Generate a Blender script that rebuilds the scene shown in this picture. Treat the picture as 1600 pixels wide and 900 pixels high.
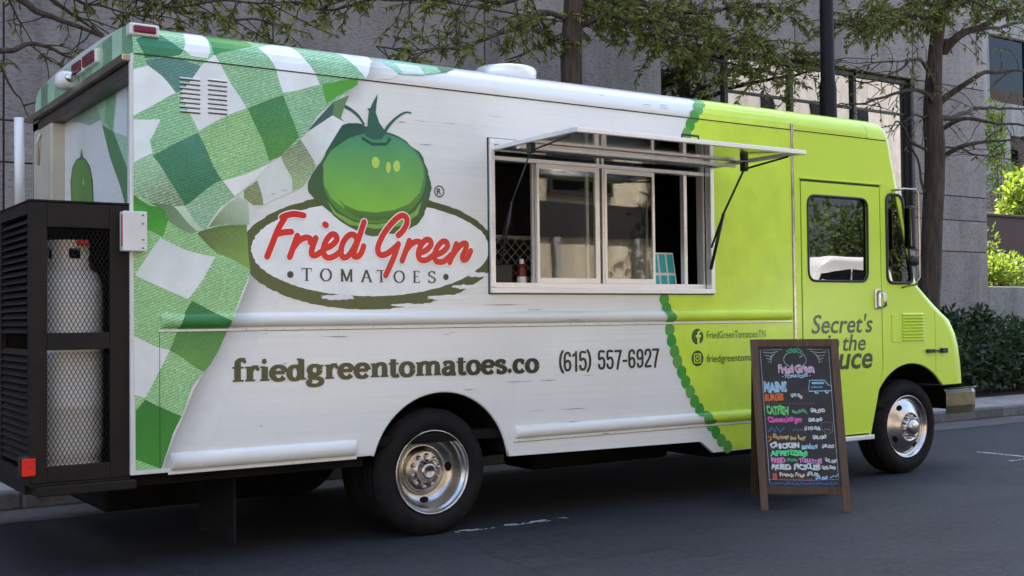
import bpy, bmesh, math, random
from math import sin, cos, pi, radians, sqrt, atan2
from mathutils import Vector, Matrix, noise
from mathutils.geometry import tessellate_polygon

for o in list(bpy.data.objects):
    bpy.data.objects.remove(o, do_unlink=True)
scene = bpy.context.scene
COL = scene.collection
random.seed(7)

# ------------------------------------------------------------------ camera
FPX, YAW, PIT, ROL = 1833.0, 0.5941, 0.0257, -0.0107
CAM = Vector((-1.832, -6.3632, 1.3562))
_fw = Vector((sin(YAW)*cos(PIT), cos(YAW)*cos(PIT), sin(PIT)))
_r = Vector((cos(YAW), -sin(YAW), 0)); _u = _r.cross(_fw)
_r2 = _r*cos(ROL) + _u*sin(ROL); _u2 = -_r*sin(ROL) + _u*cos(ROL)
cam = bpy.data.cameras.new('camera'); camo = bpy.data.objects.new('camera', cam); COL.objects.link(camo)
cam.sensor_width = 36.0; cam.lens = 36.0*FPX/1600.0; cam.clip_start = 0.05; cam.clip_end = 2000
camo.matrix_world = Matrix(((_r2.x, _u2.x, -_fw.x, CAM.x), (_r2.y, _u2.y, -_fw.y, CAM.y), (_r2.z, _u2.z, -_fw.z, CAM.z), (0, 0, 0, 1)))
scene.camera = camo

# ------------------------------------------------------------------ world, sun, exposure
SUN_EL = radians(60); SUN_H = Vector((0.30, 0.954))       # horizontal direction towards the sun
world = bpy.data.worlds.new('World'); scene.world = world; world.use_nodes = True
wn = world.node_tree.nodes; wl = world.node_tree.links
bg = wn['Background']; sky = wn.new('ShaderNodeTexSky'); sky.sky_type = 'NISHITA'; sky.sun_disc = False
sky.sun_elevation = SUN_EL; sky.sun_rotation = atan2(SUN_H.x, SUN_H.y)
sky.air_density = 1.0; sky.dust_density = 2.5; sky.ozone_density = 1.0
wl.new(sky.outputs[0], bg.inputs[0]); bg.inputs[1].default_value = 0.15
sl = bpy.data.lights.new('sun', 'SUN'); sl.energy = 4.2; sl.angle = radians(0.53); sl.color = (1.0, 0.95, 0.87)
slo = bpy.data.objects.new('sun', sl); COL.objects.link(slo)
_sd = Vector((SUN_H.x*cos(SUN_EL), SUN_H.y*cos(SUN_EL), sin(SUN_EL)))
slo.rotation_euler = _sd.to_track_quat('Z', 'Y').to_euler(); slo.location = (0, 0, 40)
scene.view_settings.view_transform = 'Standard'; scene.view_settings.look = 'None'
scene.view_settings.gamma = 1.0; scene.view_settings.use_curve_mapping = False
scene.view_settings.exposure = 2.15
scene.render.engine = 'CYCLES'

# ------------------------------------------------------------------ helpers
def ray(px, py):
    return _fw*FPX + _r2*(px-800.0) + _u2*(450.0-py)
def at_y(px, py, y=0.0):
    d = ray(px, py); t = (y-CAM.y)/d.y; return CAM + d*t
def at_x(px, py, x):
    d = ray(px, py); t = (x-CAM.x)/d.x; return CAM + d*t
def at_z(px, py, z=0.0):
    d = ray(px, py); t = (z-CAM.z)/d.z; return CAM + d*t
def S(px, py):
    p = at_y(px, py); return (p.x, p.z)                   # a spot on the truck's side plane
def lin(c):
    return c/12.92 if c <= 0.04045 else ((c+0.055)/1.055)**2.4
def rgb(r, g, b, k=1.0):
    return (lin(r/255)*k, lin(g/255)*k, lin(b/255)*k, 1.0)

def tag(o, label=None, cat=None, group=None, kind=None):
    if label: o['label'] = label
    if cat: o['category'] = cat
    if group: o['group'] = group
    if kind: o['kind'] = kind
    return o
def empty(name, loc):
    o = bpy.data.objects.new(name, None); COL.objects.link(o); o.location = loc
    o.empty_display_size = 0.2
    return o
def attach(o, parent):
    if parent is not None:
        o.parent = parent
        if parent.type == 'EMPTY':
            o.matrix_parent_inverse = Matrix.Translation(-Vector(parent.location))
class MB:
    def __init__(s):
        s.v = []; s.f = []; s.sm = []
    def add(s, vs, fs, smooth=False):
        b = len(s.v); s.v += [tuple(v) for v in vs]
        for f in fs:
            s.f.append(tuple(i+b for i in f)); s.sm.append(smooth)
        return s
    def box(s, a, b):
        x0, y0, z0 = a; x1, y1, z1 = b
        if x0 > x1: x0, x1 = x1, x0
        if y0 > y1: y0, y1 = y1, y0
        if z0 > z1: z0, z1 = z1, z0
        return s.add([(x0,y0,z0),(x1,y0,z0),(x1,y1,z0),(x0,y1,z0),(x0,y0,z1),(x1,y0,z1),(x1,y1,z1),(x0,y1,z1)],
              [(0,3,2,1),(4,5,6,7),(0,1,5,4),(1,2,6,5),(2,3,7,6),(3,0,4,7)])
    def cbox(s, a, b, c=0.01):
        """box with chamfered edges"""
        bm = bmesh.new(); bmesh.ops.create_cube(bm, size=1.0)
        a = Vector(a); b = Vector(b); m = (a+b)/2; d = b-a
        for v in bm.verts: v.co = Vector((v.co.x*abs(d.x), v.co.y*abs(d.y), v.co.z*abs(d.z))) + m
        bmesh.ops.bevel(bm, geom=bm.edges[:], offset=c, segments=2, affect='EDGES', profile=0.5)
        bm.verts.ensure_lookup_table(); bm.verts.index_update()
        s.add([v.co[:] for v in bm.verts], [[v.index for v in f.verts] for f in bm.faces]); bm.free()
        return s
    def beam(s, p, q, w, h, up=(0,0,1)):
        p = Vector(p); q = Vector(q); d = (q-p).normalized(); up = Vector(up)
        r = d.cross(up)
        if r.length < 1e-4: r = d.cross(Vector((1,0,0)))
        r.normalize(); u = r.cross(d)
        vs = [e + r*(sx*w/2) + u*(sz*h/2) for e in (p, q) for sx, sz in ((-1,-1),(1,-1),(1,1),(-1,1))]
        return s.add(vs, [(0,1,2,3),(7,6,5,4),(0,4,5,1),(1,5,6,2),(2,6,7,3),(3,7,4,0)])
    def tube(s, pts, rad, n=8, caps=True, smooth=True):
        pts = [Vector(p) for p in pts]; m = len(pts)
        rads = rad if isinstance(rad, (list, tuple)) else [rad]*m
        b = len(s.v); prev = None
        for i, p in enumerate(pts):
            d = (pts[min(i+1, m-1)] - pts[max(i-1, 0)]).normalized()
            if prev is None:
                a = d.cross(Vector((0,0,1)))
                if a.length < 0.05: a = d.cross(Vector((1,0,0)))
            else:
                a = prev - d*prev.dot(d)
                if a.length < 1e-5: a = d.cross(Vector((1,0,0)))
            a.normalize(); prev = a; c = d.cross(a)
            for k in range(n):
                t = 2*pi*k/n; s.v.append(tuple(p + (a*cos(t)+c*sin(t))*rads[i]))
        for i in range(m-1):
            for k in range(n):
                k2 = (k+1) % n
                s.f.append((b+i*n+k, b+i*n+k2, b+(i+1)*n+k2, b+(i+1)*n+k)); s.sm.append(smooth)
        if caps:
            s.f.append(tuple(b+k for k in reversed(range(n)))); s.sm.append(False)
            s.f.append(tuple(b+(m-1)*n+k for k in range(n))); s.sm.append(False)
        return s
    def lathe(s, c, axis, prof, n=40, smooth=True):
        """prof: (radius, distance along axis); axis 'y' or 'z'"""
        b = len(s.v); c = Vector(c)
        for r, h in prof:
            for k in range(n):
                t = 2*pi*k/n
                s.v.append(tuple(c + (Vector((r*cos(t), h, r*sin(t))) if axis == 'y' else Vector((r*cos(t), r*sin(t), h)))))
        for i in range(len(prof)-1):
            for k in range(n):
                k2 = (k+1) % n
                s.f.append((b+i*n+k, b+i*n+k2, b+(i+1)*n+k2, b+(i+1)*n+k)); s.sm.append(smooth)
        return s
    def prism(s, poly, y0, y1, holes=()):
        """poly in (x,z), extruded along y"""
        loops = [list(poly)] + [list(h) for h in holes]
        tris = tessellate_polygon([[Vector((x, z, 0)) for x, z in L] for L in loops])
        flat = [p for L in loops for p in L]; n = len(flat)
        vs = [(x, y0, z) for x, z in flat] + [(x, y1, z) for x, z in flat]
        fs = [tuple(t) for t in tris] + [tuple(i+n for i in reversed(t)) for t in tris]
        o = 0
        for L in loops:
            m = len(L)
            for i in range(m):
                j = (i+1) % m; fs.append((o+i, o+j, o+j+n, o+i+n))
            o += m
        return s.add(vs, fs)
    def build(s, name, mat, parent=None, fix=True, loc=None):
        me = bpy.data.meshes.new(name); me.from_pydata(s.v, [], s.f)
        me.polygons.foreach_set('use_smooth', s.sm)
        if fix:
            bm = bmesh.new(); bm.from_mesh(me); bmesh.ops.recalc_face_normals(bm, faces=bm.faces[:]); bm.to_mesh(me); bm.free()
        me.update(); o = bpy.data.objects.new(name, me); COL.objects.link(o)
        if mat is not None: me.materials.append(mat)
        attach(o, parent)
        if loc is not None: o.location = loc
        return o
def share(o, parent=None, loc=(0,0,0), rot=(0,0,0), scale=(1,1,1)):
    c = bpy.data.objects.new(o.name.split('.')[0], o.data); COL.objects.link(c)
    c.location = loc; c.rotation_euler = rot; c.scale = scale
    attach(c, parent); return c
def copy_tree(root, loc, rotz=0.0, scale=1.0):
    r = root.copy(); COL.objects.link(r); r.location = loc; r.rotation_euler = (0, 0, rotz); r.scale = (scale,)*3
    for ch in list(root.children):
        c = ch.copy(); COL.objects.link(c); c.parent = r; c.matrix_parent_inverse = ch.matrix_parent_inverse.copy()
        for g in list(ch.children):
            d = g.copy(); COL.objects.link(d); d.parent = c; d.matrix_parent_inverse = g.matrix_parent_inverse.copy()
    return r

# ------------------------------------------------------------------ materials
def nodes_of(name):
    m = bpy.data.materials.new(name); m.use_nodes = True
    nt = m.node_tree; return m, nt, nt.nodes['Principled BSDF']
def link(nt, a, b): nt.links.new(a, b)
def tex_noise(nt, scale, detail=4, rough=0.55, vec=None, stretch=None):
    n = nt.nodes.new('ShaderNodeTexNoise'); n.inputs['Scale'].default_value = scale
    n.inputs['Detail'].default_value = detail; n.inputs['Roughness'].default_value = rough
    tc = nt.nodes.new('ShaderNodeTexCoord'); src = tc.outputs['Object']
    if stretch:
        mp = nt.nodes.new('ShaderNodeMapping'); mp.inputs['Scale'].default_value = stretch; link(nt, src, mp.inputs[0]); src = mp.outputs[0]
    link(nt, src, n.inputs['Vector']); return n
def ramp(nt, src, stops):
    r = nt.nodes.new('ShaderNodeValToRGB'); e = r.color_ramp.elements
    while len(e) < len(stops): e.new(0.5)
    for i, (p, c) in enumerate(stops): e[i].position = p; e[i].color = c
    link(nt, src, r.inputs[0]); return r
def bump(nt, src, bsdf, strength=0.2, dist=0.01, prev=None):
    b = nt.nodes.new('ShaderNodeBump'); b.inputs['Strength'].default_value = strength; b.inputs['Distance'].default_value = dist
    link(nt, src, b.inputs['Height'])
    if prev: link(nt, prev.outputs[0], b.inputs['Normal'])
    link(nt, b.outputs[0], bsdf.inputs['Normal']); return b
def mat_surface(name, c1, c2, scale=6, rough=0.8, bump_s=0.2, bump_scale=60, metallic=0.0, stretch=None, detail=6, spec=0.5, bump_d=0.01):
    m, nt, p = nodes_of(name)
    n = tex_noise(nt, scale, detail, 0.6, stretch=stretch)
    r = ramp(nt, n.outputs[0], [(0.3, c1), (0.7, c2)]); link(nt, r.outputs[0], p.inputs['Base Color'])
    p.inputs['Roughness'].default_value = rough; p.inputs['Metallic'].default_value = metallic
    p.inputs['Specular IOR Level'].default_value = spec
    if bump_s: bump(nt, tex_noise(nt, bump_scale, 4, stretch=stretch).outputs[0], p, bump_s, bump_d)
    return m
def mat_plain(name, c, rough=0.5, metallic=0.0, coat=0.0, spec=0.5):
    return mat_surface(name, tuple(v*0.93 for v in c[:3])+(1,), tuple(min(1, v*1.05) for v in c[:3])+(1,), 9, rough, 0.03, 90, metallic, spec=spec)
def mat_paint(name, base, var, rough=0.22, dirt=0.25, planks=False, coat=0.5):
    """glossy sheet metal: slow waves in the panels, faint soil towards uneven places"""
    m, nt, p = nodes_of(name)
    n = tex_noise(nt, 1.3, 5, 0.6, stretch=(0.5, 1, 1.6)); r = ramp(nt, n.outputs[0], [(0.32, var), (0.68, base)])
    out = r.outputs[0]
    if dirt:
        d = tex_noise(nt, 3.5, 9, 0.72, stretch=(1, 1, 0.35)); dr = ramp(nt, d.outputs[0], [(0.52, (0,0,0,1)), (0.8, (dirt,)*3+(1,))])
        mx = nt.nodes.new('ShaderNodeMixRGB'); mx.blend_type = 'MULTIPLY'; link(nt, dr.outputs[0], mx.inputs[0]); link(nt, out, mx.inputs[1])
        mx.inputs[2].default_value = (0.62, 0.60, 0.55, 1); out = mx.outputs[0]
    if planks:
        d = tex_noise(nt, 2.2, 8, 0.6, stretch=(0.35, 1, 26)); dr = ramp(nt, d.outputs[0], [(0.40, (0,0,0,1)), (0.75, (0.35,)*3+(1,))])
        mx = nt.nodes.new('ShaderNodeMixRGB'); mx.blend_type = 'MULTIPLY'; link(nt, dr.outputs[0], mx.inputs[0]); link(nt, out, mx.inputs[1])
        mx.inputs[2].default_value = (0.74, 0.77, 0.78, 1); out = mx.outputs[0]
    link(nt, out, p.inputs['Base Color'])
    p.inputs['Roughness'].default_value = rough; p.inputs['Specular IOR Level'].default_value = 0.35 if coat < 0.4 else 0.5; p.inputs['Coat Weight'].default_value = coat; p.inputs['Coat Roughness'].default_value = 0.12
    b1 = bump(nt, tex_noise(nt, 1.7, 2, 0.5).outputs[0], p, 0.35, 0.02)
    bump(nt, tex_noise(nt, 160, 2).outputs[0], p, 0.02, 0.002, b1)
    return m
def mat_print():
    """vinyl print: the colour of each printed patch is stored on the mesh, alpha = how woven it looks"""
    m, nt, p = nodes_of('vinyl_print')
    a = nt.nodes.new('ShaderNodeVertexColor'); a.layer_name = 'ink'
    tc = nt.nodes.new('ShaderNodeTexCoord')
    def wave(rot, sc):
        mp = nt.nodes.new('ShaderNodeMapping'); mp.inputs['Rotation'].default_value = (0, radians(rot), 0); link(nt, tc.outputs['Object'], mp.inputs[0])
        w = nt.nodes.new('ShaderNodeTexWave'); w.wave_type = 'BANDS'; w.bands_direction = 'Z'; w.inputs['Scale'].default_value = sc
        w.inputs['Distortion'].default_value = 5.0; w.inputs['Detail'].default_value = 4; w.inputs['Detail Scale'].default_value = 6
        link(nt, mp.outputs[0], w.inputs['Vector']); return w
    w1, w2 = wave(22, 20), wave(-68, 24)
    nz0 = tex_noise(nt, 55, 5, 0.75); nz = ramp(nt, nz0.outputs[0], [(0.30, (0,0,0,1)), (0.72, (1.1,)*3+(1,))])
    ad = nt.nodes.new('ShaderNodeMath'); ad.operation = 'MULTIPLY'; link(nt, w1.outputs['Fac'], ad.inputs[0]); link(nt, nz.outputs[0], ad.inputs[1])
    a2 = nt.nodes.new('ShaderNodeMath'); a2.operation = 'MULTIPLY_ADD'; link(nt, w2.outputs['Fac'], a2.inputs[0]); a2.inputs[1].default_value = 0.12; link(nt, ad.outputs[0], a2.inputs[2])
    f = nt.nodes.new('ShaderNodeMath'); f.operation = 'MULTIPLY'; link(nt, a2.outputs[0], f.inputs[0]); link(nt, a.outputs['Alpha'], f.inputs[1])
    mx = nt.nodes.new('ShaderNodeMixRGB'); link(nt, f.outputs[0], mx.inputs[0]); link(nt, a.outputs['Color'], mx.inputs[1]); mx.inputs[2].default_value = (0.78, 0.86, 0.76, 1)
    big = tex_noise(nt, 5, 5, 0.6); br = ramp(nt, big.outputs[0], [(0.3, (1.05,)*3+(1,)), (0.7, (1.25,)*3+(1,))])
    ml = nt.nodes.new('ShaderNodeMixRGB'); ml.blend_type = 'MULTIPLY'; ml.inputs[0].default_value = 1; link(nt, mx.outputs[0], ml.inputs[1]); link(nt, br.outputs[0], ml.inputs[2])
    link(nt, ml.outputs[0], p.inputs['Base Color'])
    p.inputs['Roughness'].default_value = 0.32; p.inputs['Specular IOR Level'].default_value = 0.35; p.inputs['Coat Weight'].default_value = 0.25; p.inputs['Coat Roughness'].default_value = 0.12
    bump(nt, tex_noise(nt, 1.7, 2, 0.5).outputs[0], p, 0.35, 0.02)
    return m
def mat_glass(name, tint=(0.8, 0.85, 0.85), boost=1.0, ior=1.52):
    m = bpy.data.materials.new(name); m.use_nodes = True; nt = m.node_tree
    for n in list(nt.nodes): nt.nodes.remove(n)
    out = nt.nodes.new('ShaderNodeOutputMaterial'); tr = nt.nodes.new('ShaderNodeBsdfTransparent'); tr.inputs[0].default_value = tint+(1,)
    gl = nt.nodes.new('ShaderNodeBsdfGlossy'); gl.inputs['Roughness'].default_value = 0.01
    nz = nt.nodes.new('ShaderNodeTexNoise'); nz.inputs['Scale'].default_value = 2.0; tc = nt.nodes.new('ShaderNodeTexCoord'); link(nt, tc.outputs['Object'], nz.inputs['Vector'])
    bp = nt.nodes.new('ShaderNodeBump'); bp.inputs['Strength'].default_value = 0.025; bp.inputs['Distance'].default_value = 0.02; link(nt, nz.outputs[0], bp.inputs['Height']); link(nt, bp.outputs[0], gl.inputs['Normal'])
    fr = nt.nodes.new('ShaderNodeFresnel'); fr.inputs[0].default_value = ior
    mu = nt.nodes.new('ShaderNodeMath'); mu.operation = 'MULTIPLY'; mu.use_clamp = True; mu.inputs[1].default_value = boost; link(nt, fr.outputs[0], mu.inputs[0])
    mx = nt.nodes.new('ShaderNodeMixShader'); link(nt, mu.outputs[0], mx.inputs[0]); link(nt, tr.outputs[0], mx.inputs[1]); link(nt, gl.outputs[0], mx.inputs[2])
    link(nt, mx.outputs[0], out.inputs[0]); return m
def mat_leaf(name, c1, c2, trans=0.35):
    m, nt, p = nodes_of(name)
    oi = nt.nodes.new('ShaderNodeNewGeometry'); r = ramp(nt, oi.outputs['Random Per Island'], [(0.0, c1), (1.0, c2)])
    link(nt, r.outputs[0], p.inputs['Base Color']); p.inputs['Roughness'].default_value = 0.5
    tl = nt.nodes.new('ShaderNodeBsdfTranslucent'); link(nt, r.outputs[0], tl.inputs[0])
    mx = nt.nodes.new('ShaderNodeMixShader'); mx.inputs[0].default_value = trans
    link(nt, p.outputs[0], mx.inputs[1]); link(nt, tl.outputs[0], mx.inputs[2]); link(nt, mx.outputs[0], nt.nodes['Material Output'].inputs[0])
    return m
M = {}
M['white'] = mat_paint('white_wrap', (0.80, 0.825, 0.80, 1), (0.755, 0.785, 0.765, 1), 0.24, 0.18, planks=True)
M['trim'] = mat_paint('white_enamel', (0.74, 0.75, 0.74, 1), (0.62, 0.63, 0.62, 1), 0.35, 0.5)
M['lime'] = mat_paint('lime_wrap', (0.59, 0.81, 0.062, 1), (0.56, 0.78, 0.052, 1), 0.30, 0.12, coat=0.2)
M['print'] = mat_print()
M['beige'] = mat_paint('aged_cream_enamel', (0.62, 0.57, 0.45, 1), (0.5, 0.45, 0.34, 1), 0.5, 0.6)
M['alu'] = mat_surface('brushed_aluminium', (0.78, 0.78, 0.78, 1), (0.86, 0.86, 0.86, 1), 20, 0.36, 0.05, 200, 0.55, stretch=(1, 1, 8))
M['mirror_alu'] = mat_surface('polished_aluminium', (0.62, 0.58, 0.55, 1), (0.72, 0.68, 0.65, 1), 4, 0.10, 0.05, 3, 1.0)
M['chrome'] = mat_surface('chrome', (0.48, 0.47, 0.46, 1), (0.68, 0.67, 0.66, 1), 8, 0.23, 0.03, 30, 1.0)
M['bumper'] = mat_surface('bumper_bronze', (0.14, 0.12, 0.08, 1), (0.26, 0.22, 0.15, 1), 7, 0.42, 0.12, 40, 1.0)
M['dullchrome'] = mat_surface('weathered_chrome', (0.36, 0.32, 0.25, 1), (0.60, 0.56, 0.48, 1), 7, 0.24, 0.12, 40, 1.0)
M['rubber'] = mat_surface('tyre_rubber', (0.006, 0.006, 0.0065, 1), (0.015, 0.014, 0.014, 1), 14, 0.8, 0.2, 80, spec=0.2)
M['black'] = mat_surface('black_plastic', (0.008, 0.008, 0.009, 1), (0.018, 0.018, 0.02, 1), 12, 0.45, 0.1, 60)
M['dark'] = mat_surface('underbody_black', (0.005, 0.005, 0.005, 1), (0.012, 0.011, 0.010, 1), 6, 0.9, 0.3, 30, spec=0.15)
M['steel'] = mat_surface('rusty_black_steel', (0.003, 0.003, 0.0036, 1), (0.016, 0.010, 0.007, 1), 6, 0.6, 0.25, 45, 0.0, detail=10, spec=0.3)
M['mesh'] = mat_surface('black_mesh_paint', (0.006, 0.006, 0.0065, 1), (0.012, 0.011, 0.011, 1), 20, 0.6, 0, 45, 0.0, spec=0.2)
M['tank'] = mat_surface('tank_paint', (0.76, 0.76, 0.76, 1), (0.84, 0.83, 0.81, 1), 7, 0.4, 0.08, 30)
M['red'] = mat_surface('red_lens', (0.11, 0.003, 0.016, 1), (0.17, 0.006, 0.026, 1), 40, 0.15, 0.3, 180)
M['brightred'] = mat_surface('red_reflector', (0.60, 0.008, 0.006, 1), (0.75, 0.02, 0.012, 1), 40, 0.2, 0.3, 180)
M['amber'] = mat_surface('orange_lens', (0.55, 0.05, 0.01, 1), (0.65, 0.08, 0.015, 1), 40, 0.2, 0.3, 180)
M['glass'] = mat_glass('service_glass', (0.84, 0.86, 0.86), 1.25)
M['cabglass'] = mat_glass('tinted_cab_glass', (0.16, 0.19, 0.19), 4.2)
M['wingglass'] = mat_glass('wing_glass', (0.05, 0.06, 0.08), 0.6)
M['bglass'] = mat_glass('building_glass', (0.10, 0.12, 0.13), 6.5)
M['seam'] = mat_plain('sealant_and_louvre_shade', (0.03, 0.03, 0.03, 1), 0.7)
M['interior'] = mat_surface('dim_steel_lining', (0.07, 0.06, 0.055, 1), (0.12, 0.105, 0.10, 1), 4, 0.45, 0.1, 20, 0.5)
M['wood'] = mat_surface('stained_wood', (0.050, 0.026, 0.015, 1), (0.105, 0.056, 0.034, 1), 7, 0.5, 0.35, 22, stretch=(5, 5, 0.6), detail=8)
M['board'] = mat_surface('chalkboard', (0.010, 0.010, 0.011, 1), (0.028, 0.028, 0.030, 1), 5, 0.6, 0.1, 60)
M['asphalt'] = None

# ------------------------------------------------------------------ setting: ground, road, kerb, pavement
def mat_asphalt():
    m, nt, p = nodes_of('asphalt')
    n1 = tex_noise(nt, 0.7, 6, 0.6); r1 = ramp(nt, n1.outputs[0], [(0.3, (0.026, 0.0265, 0.031, 1)), (0.7, (0.038, 0.0385, 0.044, 1))])
    n2 = tex_noise(nt, 140, 3, 0.7); r2 = ramp(nt, n2.outputs[0], [(0.35, (0.72,)*3+(1,)), (0.62, (1.0,)*3+(1,)), (0.78, (1.7,)*3+(1,))])
    mx = nt.nodes.new('ShaderNodeMixRGB'); mx.blend_type = 'MULTIPLY'; mx.inputs[0].default_value = 1; link(nt, r1.outputs[0], mx.inputs[1]); link(nt, r2.outputs[0], mx.inputs[2])
    n3 = tex_noise(nt, 1.6, 8, 0.7, stretch=(0.35, 1.4, 1)); r3 = ramp(nt, n3.outputs[0], [(0.50, (1,)*3+(1,)), (0.72, (0.62,)*3+(1,))])
    m2 = nt.nodes.new('ShaderNodeMixRGB'); m2.blend_type = 'MULTIPLY'; m2.inputs[0].default_value = 1; link(nt, mx.outputs[0], m2.inputs[1]); link(nt, r3.outputs[0], m2.inputs[2])
    vo = nt.nodes.new('ShaderNodeTexVoronoi'); vo.feature = 'DISTANCE_TO_EDGE'; vo.inputs['Scale'].default_value = 0.8
    dn = tex_noise(nt, 2.2, 8, 0.7); mv = nt.nodes.new('ShaderNodeMixRGB'); mv.blend_type = 'ADD'; mv.inputs[0].default_value = 0.45
    tcn = nt.nodes.new('ShaderNodeTexCoord'); link(nt, tcn.outputs['Object'], mv.inputs[1]); link(nt, dn.outputs['Color'], mv.inputs[2]); link(nt, mv.outputs[0], vo.inputs['Vector'])
    rc = ramp(nt, vo.outputs['Distance'], [(0.0, (0.35,)*3+(1,)), (0.010, (1,)*3+(1,))])
    m3 = nt.nodes.new('ShaderNodeMixRGB'); m3.blend_type = 'MULTIPLY'; m3.inputs[0].default_value = 0.8; link(nt, m2.outputs[0], m3.inputs[1]); link(nt, rc.outputs[0], m3.inputs[2])
    n5 = tex_noise(nt, 26, 6, 0.85); r5 = ramp(nt, n5.outputs[0], [(0.40, (0.62,)*3+(1,)), (0.56, (1.0,)*3+(1,)), (0.70, (2.6,)*3+(1,))])
    m4 = nt.nodes.new('ShaderNodeMixRGB'); m4.blend_type = 'MULTIPLY'; m4.inputs[0].default_value = 1.0; link(nt, m3.outputs[0], m4.inputs[1]); link(nt, r5.outputs[0], m4.inputs[2])
    link(nt, m4.outputs[0], p.inputs['Base Color']); p.inputs['Roughness'].default_value = 0.8; p.inputs['Specular IOR Level'].default_value = 0.35
    b1 = bump(nt, n2.outputs[0], p, 0.6, 0.006); bump(nt, tex_noise(nt, 8, 5).outputs[0], p, 0.3, 0.02, b1)
    return m
M['asphalt'] = mat_asphalt()
def mat_concrete(name, c1, c2, pit=0.5):
    m, nt, p = nodes_of(name)
    tc = nt.nodes.new('ShaderNodeTexCoord'); oi = nt.nodes.new('ShaderNodeObjectInfo')
    ad = nt.nodes.new('ShaderNodeVectorMath'); ad.operation = 'MULTIPLY_ADD'; ad.inputs[1].default_value = (37, 37, 37)
    cb = nt.nodes.new('ShaderNodeCombineXYZ')
    for i in range(3): link(nt, oi.outputs['Random'], cb.inputs[i])
    link(nt, cb.outputs[0], ad.inputs[0]); link(nt, tc.outputs['Object'], ad.inputs[2])
    def nz(s, d, st=None):
        n = nt.nodes.new('ShaderNodeTexNoise'); n.inputs['Scale'].default_value = s; n.inputs['Detail'].default_value = d; n.inputs['Roughness'].default_value = 0.65
        src = ad.outputs[0]
        if st:
            mp = nt.nodes.new('ShaderNodeMapping'); mp.inputs['Scale'].default_value = st; link(nt, src, mp.inputs[0]); src = mp.outputs[0]
        link(nt, src, n.inputs['Vector']); return n
    a = nz(0.9, 8); r = ramp(nt, a.outputs[0], [(0.3, c1), (0.7, c2)])
    st = nz(1.1, 7, (2.2, 2.2, 0.22)); rs = ramp(nt, st.outputs[0], [(0.42, (1,)*3+(1,)), (0.72, (0.62, 0.60, 0.60, 1))])
    f = nz(24, 6, (0.6, 1, 1.8)); rf = ramp(nt, f.outputs[0], [(0.36, (0.66,)*3+(1,)), (0.5, (1,)*3+(1,)), (0.8, (1.14,)*3+(1,))])
    out = r.outputs[0]
    for q in (rs, rf):
        mx = nt.nodes.new('ShaderNodeMixRGB'); mx.blend_type = 'MULTIPLY'; mx.inputs[0].default_value = 1
        link(nt, out, mx.inputs[1]); link(nt, q.outputs[0], mx.inputs[2]); out = mx.outputs[0]
    rt_ = ramp(nt, oi.outputs['Random'], [(0.0, (0.88, 0.88, 0.88, 1)), (1.0, (1.08, 1.07, 1.05, 1))])
    mx = nt.nodes.new('ShaderNodeMixRGB'); mx.blend_type = 'MULTIPLY'; mx.inputs[0].default_value = 1; link(nt, out, mx.inputs[1]); link(nt, rt_.outputs[0], mx.inputs[2]); out = mx.outputs[0]
    link(nt, out, p.inputs['Base Color']); p.inputs['Roughness'].default_value = 0.9
    bump(nt, f.outputs[0], p, pit, 0.02)
    return m
M['conc'] = mat_concrete('panel_concrete', (0.262, 0.230, 0.208, 1), (0.345, 0.305, 0.280, 1), 0.6)
M['kerb'] = mat_concrete('kerb_concrete', (0.10, 0.098, 0.093, 1), (0.18, 0.175, 0.165, 1), 0.4)
M['walk'] = mat_concrete('pavement_concrete', (0.24, 0.23, 0.215, 1), (0.33, 0.32, 0.30, 1), 0.3)
M['gutter'] = mat_concrete('gutter_concrete', (0.055, 0.055, 0.055, 1), (0.10, 0.098, 0.096, 1), 0.4)
M['soil'] = mat_surface('bark_mulch', (0.020, 0.013, 0.008, 1), (0.060, 0.040, 0.026, 1), 30, 0.95, 0.8, 45)
M['granite'] = mat_surface('brown_granite', (0.045, 0.026, 0.023, 1), (0.075, 0.046, 0.041, 1), 30, 0.6, 0.1, 80, spec=0.25)
M['stucco'] = mat_concrete('tan_stucco', (0.48, 0.39, 0.28, 1), (0.58, 0.49, 0.37, 1), 0.3)
M['frame'] = mat_plain('dark_bronze_frame', (0.022, 0.018, 0.016, 1), 0.4)
M['post'] = mat_surface('black_post_paint', (0.008, 0.008, 0.009, 1), (0.016, 0.015, 0.016, 1), 9, 0.6, 0.05, 60, spec=0.2)
M['roadpaint'] = mat_surface('worn_road_paint', (0.34, 0.34, 0.34, 1), (0.74, 0.74, 0.72, 1), 18, 0.7, 0.3, 80)
M['bark'] = mat_surface('oak_bark', (0.026, 0.017, 0.011, 1), (0.094, 0.064, 0.043, 1), 14, 0.95, 1.0, 16, stretch=(1.6, 1.6, 0.22), bump_d=0.03)
M['twig'] = mat_surface('twig_bark', (0.016, 0.012, 0.010, 1), (0.040, 0.030, 0.024, 1), 14, 0.9, 0.4, 30)
M['leaf'] = mat_leaf('oak_leaf', (0.065, 0.080, 0.014, 1), (0.290, 0.300, 0.060, 1), 0.5)
M['leafy'] = mat_leaf('young_leaf', (0.12, 0.19, 0.018, 1), (0.36, 0.46, 0.05, 1), 0.45)
M['hedgeleaf'] = mat_leaf('hedge_leaf', (0.012, 0.028, 0.009, 1), (0.055, 0.095, 0.028, 1), 0.3)

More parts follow.
